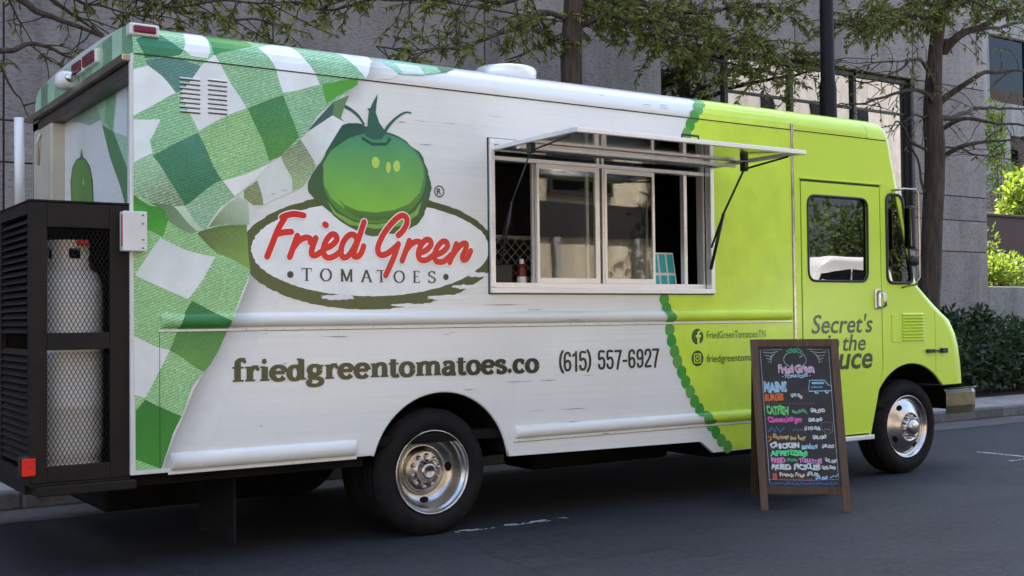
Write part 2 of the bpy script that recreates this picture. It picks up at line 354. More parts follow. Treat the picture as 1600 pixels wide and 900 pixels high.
def sheet(name, x0, x1, y0, y1, z, mat, kind='structure'):
    o = MB().add([(x0,y0,z),(x1,y0,z),(x1,y1,z),(x0,y1,z)], [(0,1,2,3)]).build(name, mat, fix=False); tag(o, kind=kind); return o
sheet('ground', -700, 700, -700, 700, -0.03, M['gutter'])
sheet('road', -300, 300, -11.4, 2.75, 0.0, M['asphalt'])
sheet('gutter', -60, 60, 2.16, 2.75, 0.004, M['gutter'])
pave = MB().box((-60, 2.90, -0.02), (60, 4.02, 0.118)).build('pavement', M['gutter']); tag(pave, kind='structure')
slab0 = None
for i in range(-6, 24):
    x0 = i*1.5
    if slab0 is None:
        slab0 = MB().cbox((0.006, 0, 0.10), (1.494, 1.10, 0.130), 0.006).build('paving_slab', M['walk'], pave, loc=(x0, 2.91, 0))
    else: share(slab0, pave, (x0, 2.91, 0))
kerb = MB().box((-60, 2.765, -0.02), (60, 2.885, 0.115)).build('kerb', M['gutter']); tag(kerb, kind='structure')
ks0 = None
for i in range(-4, 14):
    x0 = i*2.4
    if ks0 is None: ks0 = MB().cbox((0.006, 0, 0.0), (2.394, 0.15, 0.132), 0.018).build('kerb_stone', M['kerb'], kerb, loc=(x0, 2.755, 0))
    else: share(ks0, kerb, (x0, 2.755, 0))
bed = MB().box((-60, 4.03, -0.02), (60, 7.03, 0.10)).build('planting_bed', M['soil']); tag(bed, kind='structure')
M['farwalk'] = mat_concrete('far_pavement_concrete', (0.40, 0.37, 0.32, 1), (0.50, 0.47, 0.41, 1), .3)
fp = MB().box((-120, -16.0, -0.02), (120, -11.4, 0.13)).build('far_pavement', M['farwalk']); tag(fp, kind='structure')
# worn stall markings
mb = MB(); rr = random.Random(3)
def worn(x0, x1, y0, y1, nx, ny, keep):
    for i in range(nx):
        for j in range(ny):
            xa = x0+(x1-x0)*i/nx; xb = x0+(x1-x0)*(i+1)/nx; ya = y0+(y1-y0)*j/ny; yb = y0+(y1-y0)*(j+1)/ny
            w = noise.noise(Vector((xa*9, ya*14, 4.2)))
            if w + rr.uniform(-.25, .25) > keep: continue
            c = [(xa, ya), (xb, ya), (xb, yb), (xa, yb)]
            mb.add([(x+rr.uniform(-.006, .006), y+rr.uniform(-.006, .006), 0.0045) for x, y in c], [(0,1,2,3)])
worn(2.04, 2.92, 0.015, 0.075, 46, 4, 0.02); worn(7.95, 9.0, 0.0, 0.05, 40, 3, 0.25); worn(8.32, 8.37, 0.0, 0.62, 3, 26, 0.25)
worn(-3.0, -0.6, 0.015, 0.075, 90, 4, -0.1)
o = mb.build('road_marking', M['roadpaint'], fix=False); tag(o, 'worn white parking stall line painted on the dark asphalt', 'road marking', kind='structure')

# ------------------------------------------------------------------ the concrete building behind the truck
WY = 7.0
bld = empty('office_building', (3.0, WY, 0)); tag(bld, 'tall grey concrete panel building standing behind the food truck', 'building')
M['jointdark'] = mat_plain('dark_joint_mortar', (0.06, 0.055, 0.055, 1), .9)  # dark colour of the core that shows in the panel joints
core = MB(); core.box((-24, WY+.03, 0), (9.95, 24, 22)); core.box((9.95, WY+.9, 0), (15.98, 24, 22)); core.box((15.98, WY+.03, 0), (18.1, 24, 22))
core.box((9.95, WY+.03, 5.58), (15.98, WY+.9, 22)); core.box((9.95, WY+.03, 0), (15.98, WY+.9, 2.62))
core.build('core', M['jointdark'], bld)
cols = [-11.57+3.06*i for i in range(8)]            # vertical joints, one at 0.67 and one at 3.73
cols = [c for c in cols if c < 9.8] + [9.97, 12.9, 15.96, 18.1]
rows = [0.0, 2.5, 3.08, 3.53, 5.58, 7.6, 9.7, 11.8, 13.9]
cache = {}
for a, b in zip(cols[:-1], cols[1:]):
    for c, d in zip(rows[:-1], rows[1:]):
        if 9.9 < a < 15.9 and 2.4 < c < 5.5: continue
        key = (round(b-a, 2), round(d-c, 2))
        if key not in cache:
            cache[key] = MB().cbox((.011, 0, .009), (b-a-.011, .06, d-c-.009), 0.006).build('concrete_panel', M['conc'], bld, loc=(a, WY, c))
        else: share(cache[key], bld, (a, WY, c))
mull = [9.99, 11.42, 12.92, 14.5, 15.94]
for x in mull: MB().box((x-.035, WY+.10, 2.62), (x+.035, WY+.22, 5.56)).build('mullion', M['frame'], bld)
MB().box((10.03, WY+.1, 5.50), (15.9, WY+.22, 5.565)).build('window_head', M['frame'], bld)
MB().box((11.46, WY+.12, 4.93), (15.9, WY+.2, 4.97)).build('transom', M['frame'], bld)
for a, b in zip(mull[:-1], mull[1:]):
    MB().box((a+.04, WY+.155, 2.63), (b-.04, WY+.165, 5.495)).build('window_pane', M['bglass'], bld)
M['blind'] = mat_surface('pale_blind', (0.50, 0.44, 0.36, 1), (0.62, 0.56, 0.48, 1), 3, 0.8, 0.2, 9)
MB().box((11.4, WY+.55, 2.63), (15.96, WY+.57, 5.5)).build('window_blind', M['blind'], bld)

# ------------------------------------------------------------------ terrace and lower wing to the right
ter = empty('terrace_planter', (22, 8.2, 0)); tag(ter, 'low concrete planter wall with brown granite terrace wall behind it', 'planter wall')
MB().cbox((18.1, 7.0, 0), (40, 7.25, 1.86), 0.02).build('front_wall', M['walk'], ter)
MB().box((18.1, 7.25, 0), (40, 9.2, 1.70)).build('soil_fill', M['soil'], ter)
for i in range(8): MB().cbox((19.0+i*2.0+.004, 9.20, 1.5), (21.0+i*2.0-.004, 9.30, 3.50), 0.008).build('granite_panel', M['granite'], ter)
MB().cbox((18.9, 9.15, 3.50), (40, 9.5, 3.56), 0.015).build('coping', M['granite'], ter)
MB().box((18.1, 9.31, 0), (60, 19, 3.48)).build('terrace_floor', M['walk'], ter)
wing = empty('rear_wing', (30, 19, 3.4)); tag(wing, 'set back pale building wing with dark windows behind the terrace', 'building')
LY = 19.0
def P19(px, py): p = at_y(px, py, LY); return p.x, p.z
MB().box((20, LY+.3, 3.4), (60, 24, 14.2)).build('wall_core', M['conc'], wing)
xa, za = P19(1547, 157); xb, zb = P19(1547, 52)
xc, zc = P19(1580, 278); _, zd = P19(1580, 214)
bands = [(3.4, zc-.05), (zd+.05, za), (zb, 14.2)]
for z0, z1 in bands:
    k = 0; x = 24.0
    while x < 58:
        MB().cbox((x+.006, LY, z0+.006), (x+3.4-.006, LY+.28, z1-.006), 0.01).build('concrete_panel', M['walk'], wing); x += 3.4
for (z0, z1, x0) in ((za, zb, xa), (zc-.05, zd+.05, xc)):
    MB().box((24, LY, z0), (x0, LY+.28, z1)).build('wall_pier', M['walk'], wing)
    for k in range(5):
        a = x0+k*2.4
        MB().box((a, LY+.12, z0), (a+.08, LY+.24, z1)).build('window_frame', M['frame'], wing)
        MB().box((a+.09, LY+.17, z0+.005), (a+2.39, LY+.18, z1-.005)).build('window_pane', M['wingglass'], wing)
# bench on the terrace
bq = at_y(1557, 331, 11.2)
bench = empty('terrace_bench', (bq.x, 11.2, 3.48)); tag(bench, 'slatted wooden bench on the terrace above the granite wall', 'bench')
for k in range(4): MB().box((bq.x-.9, 11.2+k*.11, 3.90), (bq.x+.75, 11.29+k*.11, 3.93)).build('seat_slat', M['wood'], bench)
for k in range(4): MB().box((bq.x-.9, 11.66+k*.02, 4.02+k*.115), (bq.x+.75, 11.69+k*.02, 4.11+k*.115)).build('back_slat', M['wood'], bench)
for dx in (-.8, .65): MB().beam((bq.x+dx, 11.25, 3.48), (bq.x+dx, 11.25, 3.9), .06, .06).beam((bq.x+dx, 11.62, 3.48), (bq.x+dx, 11.78, 4.5), .06, .06).build('leg', M['frame'], bench)

# ------------------------------------------------------------------ plants
def leaf_quads(mb, p, d, L, w, rnd):
    """one slender folded leaf"""
    d = d.normalized(); s = d.cross(Vector((rnd.uniform(-1,1), rnd.uniform(-1,1), rnd.uniform(-1,1))))
    if s.length < 1e-3: s = Vector((1,0,0))
    s.normalize(); n = s.cross(d)
    b = len(mb.v); m = p + d*(L*.5) + n*(L*.06)
    mb.v += [tuple(p), tuple(m - s*w*.5), tuple(p+d*L), tuple(m + s*w*.5)]
    mb.f.append((b, b+1, b+2, b+3)); mb.sm.append(False)
def cloud(mb, c, r, n, L, rnd, shell=0.35):
    c = Vector(c)
    for _ in range(n):
        v = Vector((rnd.gauss(0,1), rnd.gauss(0,1), rnd.gauss(0,1))).normalized()
        k = (shell + (1-shell)*rnd.random())
        lump = 1 + .28*noise.noise(Vector((v.x*2.1+c.x, v.y*2.1+c.y, v.z*2.1+c.z)))
        p = c + Vector((v.x*r[0], v.y*r[1], v.z*r[2]))*k*lump
        leaf_quads(mb, p, v*0.6+Vector((rnd.uniform(-1,1), rnd.uniform(-1,1), rnd.uniform(-.6,1))), L*rnd.uniform(.6,1.3), L*rnd.uniform(.35,.55), rnd)
def shrub(name, label, cat, blobs, L, mat, base, group=None, n=900):
    rnd = random.Random(hash(label) % 1000 if False else len(label)*7+3)
    e = empty(name, base); tag(e, label, cat, group); mb = MB(); st = MB()
    for (c, r) in blobs:
        cloud(mb, c, r, n, L, rnd)
        for k in range(4):
            st.tube([(base[0]+rnd.uniform(-.08,.08), base[1]+rnd.uniform(-.08,.08), base[2]), (c[0]+rnd.uniform(-.5,.5)*r[0], c[1]+rnd.uniform(-.5,.5)*r[1], c[2]+rnd.uniform(-.3,.5)*r[2])], [.012, .004], 5)
    mb.build('foliage', mat, e, fix=False); st.build('stem', M['twig'], e, fix=False); return e
q = at_y(1564, 424, 8.0)
shrub('low_shrub', 'sunlit yellow green shrub in the planter below the granite wall', 'shrub',
      [((q.x, 8.0, q.z-.05), (.62, .6, .42)), ((q.x+.35, 8.1, q.z+.05), (.4, .4, .36)), ((q.x-.35, 8.0, q.z+.0), (.36, .4, .36))], .13, M['leafy'], (q.x, 8.0, 1.68), n=420)
q = at_y(1593, 305, 10.4)
shrub('terrace_shrub', 'large bright green shrub on the terrace beside the bench', 'shrub',
      [((q.x+.1, 10.4, q.z), (.55, .6, .62)), ((q.x+.5, 10.4, q.z+.25), (.6, .6, .55)), ((q.x-.05, 10.4, q.z-.35), (.45, .5, .35))], .20, M['leafy'], (q.x+.2, 10.4, 3.48), n=330)
q = at_y(1558, 245, 17.2)
shrub('climbing_vine', 'tall yellow green climber on the wall behind the bench', 'climber',
      [((q.x-.1, 17.2, q.z+.8), (.5, .35, 1.2)), ((q.x+.15, 17.2, q.z-.7), (.75, .4, 1.1))], .17, M['leafy'], (q.x, 17.2, 3.48), n=520)
q = at_y(1541, 385, 8.6)
shrub('planter_sprig', 'slim light green sprig at the wall corner beside the low shrub', 'shrub', [((q.x+.1, 8.6, q.z-.1), (.2, .25, .5))], .12, M['leafy'], (q.x+.1, 8.6, 1.68), n=160)
# clipped hedge along the pavement
hedge = empty('hedge', (16, 4.9, 0.1)); tag(hedge, 'dark green leafy hedge along the pavement in front of the truck', 'hedge')
mb = MB(); rnd = random.Random(21)
x = 13.0
while x < 24:
    hgt = 1.22 + .16*noise.noise(Vector((x*1.3, 0, 0)))
    cloud(mb, (x, 4.85+rnd.uniform(-.1,.1), .72), (.66, .80, hgt-.62), 1100 if x < 19 else 400, .115, rnd, .55)
    if rnd.random() < .8: cloud(mb, (x+rnd.uniform(-.2,.2), 4.3+rnd.uniform(-.15,.4), rnd.uniform(.5,1.35)), (.26,.24,.22), 200, .115, rnd, .2)
    x += .48
mb.build('foliage', M['hedgeleaf'], hedge, fix=False)
mb = MB()
for k in range(60):
    x = 13.0+11*rnd.random(); y = 4.85+rnd.uniform(-.3,.3)
    mb.tube([(x, y, .08), (x+rnd.uniform(-.2,.2), y+rnd.uniform(-.3,.3), .9)], [.014, .006], 5)
mb.build('stem', M['twig'], hedge, fix=False)

def spline(pts, n=5):
    out = []; m = len(pts)
    for i in range(m-1):
        p0 = pts[max(i-1,0)]; p1 = pts[i]; p2 = pts[i+1]; p3 = pts[min(i+2,m-1)]
        for k in range(n):
            t = k/n
            out.append(tuple(0.5*((2*b)+(-a+c)*t+(2*a-5*b+4*c-d)*t*t+(-a+3*b-3*c+d)*t**3) for a,b,c,d in zip(p0,p1,p2,p3)))
    out.append(tuple(pts[-1])); return out
def tree(name, label, trunk, limbs, canopy, seed, leafL=.085):
    """trunk: (point, radius) list; limbs: (points, r0, foliage 0..1); canopy: leaf masses above"""
    rnd = random.Random(seed); base = trunk[0][0]
    e = empty(name, base); tag(e, label, 'tree', 'street trees along the pavement')
    tp = spline([tuple(p)+(r,) for p, r in trunk], 4)
    jit = [Vector((noise.noise(Vector((p[2]*.9, seed, 0)))*.05, noise.noise(Vector((p[2]*.9, seed, 9)))*.05, 0)) for p in tp]
    MB().tube([Vector(p[:3])+j for p, j in zip(tp, jit)], [p[3]*(1+.06*noise.noise(Vector((p[2]*3, seed, 2)))) for p in tp], 14).build('trunk', M['bark'], e, fix=False)
    tw = MB(); lf = MB()
    for pts, r0, fol in limbs:
        sp = spline([tuple(p) for p in pts], 6); n = len(sp)
        sp = [Vector(p)+Vector((noise.noise(Vector((p[0]*2, p[2]*2, seed)))*.05, noise.noise(Vector((p[0]*2, p[2]*2, seed+5)))*.08, noise.noise(Vector((p[0]*2.5, p[2]*2, seed+9)))*.05)) for p in sp]
        sp[0] = Vector(pts[0])
        lm = MB(); lm.tube(sp, [max(.005, r0*(1-.78*i/(n-1))) for i in range(n)], 8); lm.build('limb', M['bark'], e, fix=False)
        for i in range(1, n):
            seg = (sp[i]-sp[i-1]); d0 = seg.normalized()
            cnt = seg.length*rnd.uniform(4, 8)*(0.45+3.4*fol); k = int(cnt) + (rnd.random() < cnt-int(cnt))
            for _ in range(k):
                p = sp[i-1]+seg*rnd.random(); d = (d0*.5 + Vector((rnd.uniform(-1,1), rnd.uniform(-1,1), rnd.uniform(-.7,.9)))).normalized()
                L = rnd.uniform(.18, .75)*(.5+.5*min(1, i/n+.4)); q = [p]; dd = d
                for s in range(4):
                    dd = (dd + Vector((rnd.uniform(-.4,.4), rnd.uniform(-.4,.4), rnd.uniform(-.35,.15)))).normalized(); q.append(q[-1]+dd*L/4)
                tw.tube(q, [.007, .006, .005, .004, .003], 4, caps=False)
                nl = int(rnd.uniform(6, 20)*min(1, fol*1.3)*2.4)
                for _ in range(nl):
                    s = rnd.uniform(.3, 1)*4; a = int(min(3, s)); pp = q[a].lerp(q[a+1], s-a)
                    leaf_quads(lf, pp, dd*.4+Vector((rnd.uniform(-1,1), rnd.uniform(-1,1), rnd.uniform(-1.1,.35))), leafL*rnd.uniform(.7,1.4), leafL*rnd.uniform(.26,.40), rnd)
    for c, r, n in canopy: cloud(lf, c, r, n, leafL*1.5, rnd, .2)
    tag(tw.build('twigs', M['twig'], e, fix=False), kind='stuff')
    lf.build('crown', M['leaf'], e, fix=False)
    return e
TY = 4.4
def T(px, py, dy=0.0): p = at_y(px, py, TY+dy); return (p.x, p.y, p.z)
cb = T(896, 300)
ctree = tree('street_tree', 'leafy street tree rising behind the middle of the truck roof', 
   [((cb[0], TY, .08), .19), ((cb[0], TY, 1.5), .15), (T(893, 100), .122), (T(893, 0), .112), ((cb[0]+.1, TY, 7.5), .08), ((cb[0]+.2, TY+.1, 9.5), .03)],
   [([T(890,25), T(850,22), T(812,37,-.2), T(765,62,-.4), T(700,76,-.5), T(640,82,-.6), T(590,70,-.7)], .035, .5),
    ([T(886,52), T(852,67,.2), T(821,82,.3), T(784,96,.4)], .028, .35),
    ([T(900,40), T(940,26,-.3), T(975,30,-.5), T(1040,62,-.7), T(1100,88,-.8), T(1160,104,-.8), T(1230,116,-.8)], .04, .75),
    ([T(900,10), T(950,-2,.3), T(1020,12,.5), T(1090,20,.6), T(1170,12,.7), T(1250,18,.8)], .04, 1.0),
    ([T(960,0,-.2), T(1010,30,-.6), T(1060,52,-.9), T(1120,62,-1.1), T(1190,64,-1.2)], .025, 1.0),
    ([T(930,10,.3), T(985,38,.5), T(1050,72,.5), T(1085,90,.4)], .02, 1.0),
    ([T(1020,15,.3), T(1080,40,.1), T(1150,50,-.1), T(1220,90,-.1), T(1262,95,-.2)], .02, .9),
    ([T(895,-20), T(840,-12,.3), T(780,5,.5), T(720,-5,.6), T(640,2,.7), T(560,-5,.8), T(490,12,.9)], .035, .6),
    ([T(740,0,.5), T(715,30,.4), T(700,62,.3)], .012, .5), ([T(830,0,.3), T(842,30,.2), T(860,60,.1)], .012, .7),
    ([T(600,-5,.8), T(520,12,.9), T(450,6,1.0), T(405,22,1.0)], .016, .55)],
   [((cb[0]+.3, TY-.1, 8.0), (2.6, 2.0, 1.7), 3800), ((cb[0]+1.8, TY-.6, 6.9), (1.6, 1.2, .9), 2200), ((cb[0]-1.6, TY, 7.2), (1.5, 1.2, .8), 1500)], 5)
rt = [((T(1450,470)[0], TY, .08), .22), (T(1452,470), .165), (T(1459,330), .15), (T(1460,240), .148), (T(1457,180), .14), (T(1462,80), .105), (T(1468,0), .09), ((13.1, TY, 8.0), .07), ((13.2, TY, 9.6), .03)]
rtree = tree('street_tree', 'street tree with bare spreading limbs right of the truck cab', rt,
   [([T(1474,85), T(1500,58,-.2), T(1548,34,-.4), T(1610,8,-.6), T(1680,-20,-.8)], .075, .25),
    ([T(1474,70,.1), T(1505,52,.3), T(1550,44,.5), T(1620,33,.6), T(1700,20,.7)], .045, .2),
    ([T(1462,168), T(1490,140,-.2), T(1520,120,-.4), T(1560,111,-.5), T(1620,110,-.6)], .06, .12),
    ([T(1464,188), T(1500,180,.2), T(1530,168,.4), T(1580,170,.5), T(1640,175,.6)], .045, .10),
    ([T(1466,205), T(1500,188,-.3), T(1540,190,-.5), T(1600,197,-.6), T(1650,200,-.7)], .04, .10),
    ([T(1468,245), T(1500,228,-.3), T(1540,221,-.5), T(1580,218,-.6), T(1640,214,-.7)], .04, .12),
    ([T(1466,232,.1), T(1490,230,.3), T(1525,243,.5), T(1570,248,.6), T(1620,252,.7)], .02, .08),
    ([T(1452,160), T(1436,140,-.2), T(1400,146,-.4), T(1350,160,-.5), T(1290,168,-.6)], .035, .12),
    ([T(1455,150), T(1445,100,-.3), T(1430,92,-.4), T(1395,112,-.5), T(1360,128,-.6), T(1320,122,-.7)], .03, .12),
    ([T(1432,92,-.4), T(1400,96,-.5), T(1350,100,-.6), T(1300,94,-.7)], .016, .12),
    ([T(1448,235), T(1425,222,-.2), T(1404,190,-.4), T(1390,200,-.5)], .028, .05),
    ([T(1448,180), T(1425,182,-.2), T(1405,196,-.3), T(1392,208,-.4)], .018, .05),
    ([T(1446,300), T(1432,250,.2), T(1420,220,.3), T(1432,190,.4)], .02, .03),
    ([T(1460,30), T(1420,22,-.4), T(1370,36,-.6), T(1330,30,-.8)], .03, 1.0),
    ([T(1462,15), T(1430,5,.3), T(1390,20,.5), T(1340,40,.6), T(1300,38,.7)], .025, 1.0),
    ([T(1468,10), T(1500,2,-.4), T(1540,12,-.6), T(1600,18,-.7)], .025, .9),
    ([T(1466,-10), T(1500,-14,.3), T(1560,-4,.5), T(1620,-2,.6)], .025, .8)],
   [((13.2, TY, 8.6), (2.8, 2.2, 1.5), 3600)], 11)
lb = T(-330, 300)
ltree = tree('street_tree', 'sparse budding street tree reaching in behind the truck rear', 
   [((lb[0], TY, .08), .22), ((lb[0], TY, 2.2), .17), ((lb[0]-.05, TY, 4.6), .14), ((lb[0]+.05, TY, 7.0), .09), ((lb[0]+.1, TY, 9.0), .03)],
   [([(lb[0], TY, 4.6), T(-120,-60), T(29,0), T(55,15), T(82,22), T(107,33), T(142,49), T(175,66), T(230,90)], .042, .08),
    ([(lb[0], TY, 4.9), T(-60,-90,.3), T(84,0,.2), T(111,18,.2), T(138,38,.2), T(165,60,.2)], .032, .08),
    ([(lb[0], TY, 3.6), T(-150,110), T(-40,88), T(0,81), T(18,80), T(40,69), T(71,70), T(95,80), T(128,92), T(190,120)], .034, .12),
    ([T(-150,60,-.3), T(-50,70,-.3), T(0,102,-.3), T(13,120,-.3), T(31,144,-.3), T(42,155,-.3), T(52,182,-.3)], .018, .14),
    ([T(15,0,.3), T(28,28,.3), T(40,48,.3), T(52,75,.3)], .012, .08),
    ([T(110,-10), T(135,4), T(165,8), T(205,20), T(250,32)], .016, .3),
    ([(lb[0], TY, 5.4), T(60,-60), T(200,-12), T(232,2,.2), T(300,20,.3), T(360,30,.3), T(400,32,.3), T(440,46,.3)], .03, .5),
    ([T(200,-12), T(260,10,-.3), T(320,0,-.4), T(380,8,-.5), T(440,4,-.6), T(500,14,-.6)], .018, .6),
    ([T(40,69), T(65,90), T(80,130), T(88,140)], .008, .05), ([T(140,-8,.2), T(142,25,.2), T(150,50,.2)], .008, .06)],
   [((lb[0], TY, 8.4), (2.6, 2.2, 1.3), 1600)], 17)
# lamp post
pq = at_y(1294, 160, 3.4)
lamp = empty('lamp_post', (pq.x, 3.4, .12)); tag(lamp, 'dark steel lamp post on the pavement behind the cab roof', 'lamp post')
MB().lathe((pq.x, 3.4, 0), 'z', [(.0,.12),(.18,.12),(.18,.5),(.12,.62),(.105,4.15),(.10,4.2),(.088,4.26),(.082,5.6),(.06,8.6),(0,8.62)], 18).build('post', M['post'], lamp)
MB().tube([(pq.x, 3.4, 8.4), (pq.x, 2.6, 8.8), (pq.x, 1.6, 8.9)], [.05,.04,.035], 8).build('arm', M['frame'], lamp)
MB().cbox((pq.x-.14, 1.0, 8.82), (pq.x+.14, 1.65, 8.96), .03).build('lamp_head', M['frame'], lamp)

# ------------------------------------------------------------------ across the street (seen in the reflections)
opp = empty('shop_building', (30, -16, 0)); tag(opp, 'sunlit tan building across the street reflected in the windows', 'building')
MB().box((-30, -28, 0), (22, -16.0, 12.5)).build('wall', M['stucco'], opp)
MB().cbox((-30.2, -16.0, 12.2), (22.2, -15.6, 12.8), .05).build('cornice', M['walk'], opp)
MB().box((-29, -15.99, 3.3), (21.5, -15.9, 4.1)).build('dark_reflection_band', M['frame'], opp)  # dark band added so the upper serving panes reflect something dark
for k in range(12): MB().box((-8+k*2.5, -15.99, .15), (-8+k*2.5+.18, -15.85, 3.29)).build('pilaster', M['walk'], opp)
wf = None
for fl in range(3):
    for k in range(8):
        x0 = -6+k*3.4; z0 = 4.3+fl*2.7
        if wf is None:
            wf = MB().box((0, 0, 0), (1.9, .10, 2.3)).build('window', M['frame'], opp, loc=(x0, -15.995, z0))
            wp = MB().box((.08, .101, .08), (1.82, .108, 2.22)).build('pane', M['bglass'], wf)
        else:
            c = share(wf, opp, (x0, -15.995, z0)); share(wp, c)
for i, (sx, sy, src, lab) in enumerate(((5.5, -12.9, ctree, 'nearer'), (-2.5, -12.9, rtree, 'farther left'))):
    c = copy_tree(src, (sx, sy, .12), 1.3+i*1.1)
    c['label'] = lab + ' bare limbed street tree across the road in front of the tan building'; c['group'] = 'trees across the road'
M['pinkstone'] = mat_concrete('pink_stone', (0.42, 0.38, 0.35, 1), (0.54, 0.50, 0.47, 1), .3)
far = empty('office_tower', (78, -32, 0)); tag(far, 'tall pink stone building beyond the trees across the street', 'building')
MB().box((50, -46, 0), (130, -32, 26)).build('wall', M['pinkstone'], far)
fw_ = None
for fl in range(6):
    for k in range(16):
        loc_ = (53+k*4.6, -31.995, 1.5+fl*4.1)
        if fw_ is None: fw_ = MB().box((0, 0, 0), (1.1, .1, 1.6)).build('window', M['wingglass'], far, loc=loc_)
        else: share(fw_, far, loc_)
M['leafsun'] = mat_leaf('broad_leaf', (0.06, 0.10, 0.02, 1), (0.14, 0.20, 0.04, 1), 0.4)
for i, (sx, sy, hh, lab) in enumerate(((19.5, -14.0, 6.0, 'low bushy green tree across the road, nearest the tan building'), (25.0, -14.5, 7.5, 'tallest bushy green tree across the road'), (31.5, -14.0, 6.4, 'bushy green tree across the road beyond the tallest one'))):
    e = empty('broad_tree', (sx, sy, .12)); tag(e, lab, 'tree', 'trees across the road'); rn = random.Random(50+i); mbb = MB()
    MB().tube([(sx, sy, .1), (sx+.1, sy, 1.5), (sx, sy+.1, 3.5), (sx, sy, hh*.8)], [.2, .16, .12, .05], 10).build('trunk', M['bark'], e)
    for k in range(11):
        a = rn.uniform(0, 2*pi); r = rn.uniform(.3, 2.0); cloud(mbb, (sx+r*cos(a), sy+r*sin(a)*.8, rn.uniform(2.0, hh)), (1.3, 1.2, 1.0), 420, .22, rn, .3)
    mbb.build('crown', M['leafsun'], e, fix=False)
def car(loc, paint, label, hs=1.0, cat='car'):
    e = empty('parked_'+cat, loc); tag(e, label, cat)
    X, Y, Z = loc
    def H(z): return z if z < .5 else .5+(z-.5)*hs
    prof = [(0,.42),(.02,.75),(.12,.92),(.95,1.0),(1.55,1.05),(2.05,1.50),(2.5,1.62),(3.6,1.62),(4.2,1.50),(4.55,1.10),(4.62,.9),(4.65,.45),(4.3,.30),(.3,.30)]
    st = [(0,.06),(.1,0),(.9,0),(.9,0)]
    mb = MB(); n = len(prof); rows_ = []
    for y, k in ((0.02,.90),(.0,1.0),(.16,1.0),(1.64,1.0),(1.8,1.0),(1.78,.90)):
        ins = .16 if (0.1 < y < 1.7) else 0.0
        row = []
        for (px_, pz) in prof:
            yy = y if pz <= 1.06 else (.9+(y-.9)*(.80 if not ins else 1.0))
            zz = pz if pz <= 1.06 or ins else pz-.06
            row.append((X+px_, Y+yy, Z+H(zz)))
        rows_.append(row)
    rows_ = rows_[1:5]
    vs = [v for r in rows_ for v in r]; fs = []
    for i in range(len(rows_)-1):
        for j in range(n):
            fs.append((i*n+j, i*n+(j+1) % n, (i+1)*n+(j+1) % n, (i+1)*n+j))
    fs += [tuple(range(n)), tuple((len(rows_)-1)*n+j for j in reversed(range(n)))]
    mb.add(vs, fs, True).build('body', paint, e)
    for yy in (.155, 1.645):
        s = -1 if yy < 1 else 1
        MB().prism([(X+1.75,Z+H(1.09)),(X+2.12,Z+H(1.42)),(X+2.95,Z+H(1.48)),(X+2.95,Z+H(1.09))], Y+yy+s*.03, Y+yy+s*.045).build('side_window', M['cabglass'], e)
        MB().prism([(X+3.02,Z+H(1.09)),(X+3.02,Z+H(1.48)),(X+4.0,Z+H(1.44)),(X+4.25,Z+H(1.12))], Y+yy+s*.03, Y+yy+s*.045).build('side_window', M['cabglass'], e)
    for wx in (.85, 3.75):
        for wy, s in ((-.02, -1), (1.82, 1)):
            w = MB().lathe((X+wx, Y+wy, Z+.33), 'y', [(.0,0),(.2,0),(.32,-s*.01),(.33,-s*.06),(.33,-s*.2),(0,-s*.2)], 24).build('wheel', M['rubber'], e)
            MB().lathe((X+wx, Y+wy, Z+.33), 'y', [(.0,s*.02),(.19,s*.015),(.2,s*.001)], 20).build('rim', M['chrome'], w)
    return e
M['carpaint'] = mat_paint('silver_car_paint', (0.70, 0.70, 0.70, 1), (0.66, 0.66, 0.66, 1), .2, 0)
M['carpaint2'] = mat_paint('dark_car_paint', (0.03, 0.04, 0.06, 1), (0.03, 0.035, 0.05, 1), .2, 0)
car((8.2, -10.9, 0), M['carpaint2'], 'dark blue car parked across the street before the white van')
car((13.9, -10.9, 0), M['carpaint'], 'tall white van parked across the street beyond the dark blue car', 1.8, 'van')

# ------------------------------------------------------------------ the food truck
truck = empty('food_truck', (3.7, 1.2, 0)); tag(truck, 'white and lime green food truck with gingham cloth print and open serving window', 'food truck')
ROOF = [(2.81, 0.0), (2.86, .006), (2.90, .018), (2.935, .040), (2.962, .072), (2.982, .115), (2.994, .165), (3.0, .22)]
def roof_y(z):
    if z <= 2.81: return 0.0
    for (a, ya), (b, yb) in zip(ROOF[:-1], ROOF[1:]):
        if z <= b: return ya+(yb-ya)*(z-a)/(b-a)
    return ROOF[-1][1]
RAILS = [dict(x0=.155, x1=5.10, z0=1.322, z1=1.402, h=.030), dict(x0=.205, x1=1.335, z0=.545, z1=.640, h=.030), dict(x0=2.475, x1=5.08, z0=.568, z1=.650, h=.030)]
for R in RAILS:
    R['zl'] = [R['z0']+(R['z1']-R['z0'])*(.5-.5*cos(pi*i/10)) for i in range(11)]
    R['xl'] = [R['x0']+.05*(1-cos(pi/2*i/5)) for i in range(6)] + [R['x1']-.05*(1-cos(pi/2*i/5)) for i in range(5, -1, -1)]
def lerp_list(xs, fn, x):
    if x <= xs[0]: return fn(xs[0])
    for a, b in zip(xs[:-1], xs[1:]):
        if x <= b:
            t = (x-a)/(b-a) if b > a else 0; return fn(a)*(1-t)+fn(b)*t
    return fn(xs[-1])
def skin(x, z):
    """how far the side surface stands in (+) or out (-) at (x, z)"""
    if z > 2.81: return roof_y(z)
    for R in RAILS:
        if R['x0'] < x < R['x1'] and R['z0'] < z < R['z1']:
            zc = (R['z0']+R['z1'])/2; hw = (R['z1']-R['z0'])/2
            fz = lerp_list(R['zl'], lambda q: sqrt(max(0, 1-((q-zc)/hw)**2)), z)
            fx = lerp_list(R['xl'], lambda q: sqrt(max(0, 1-(max(0, (.05-min(q-R['x0'], R['x1']-q))/.05))**2)), x)
            return -R['h']*fz*fx
    return 0.0
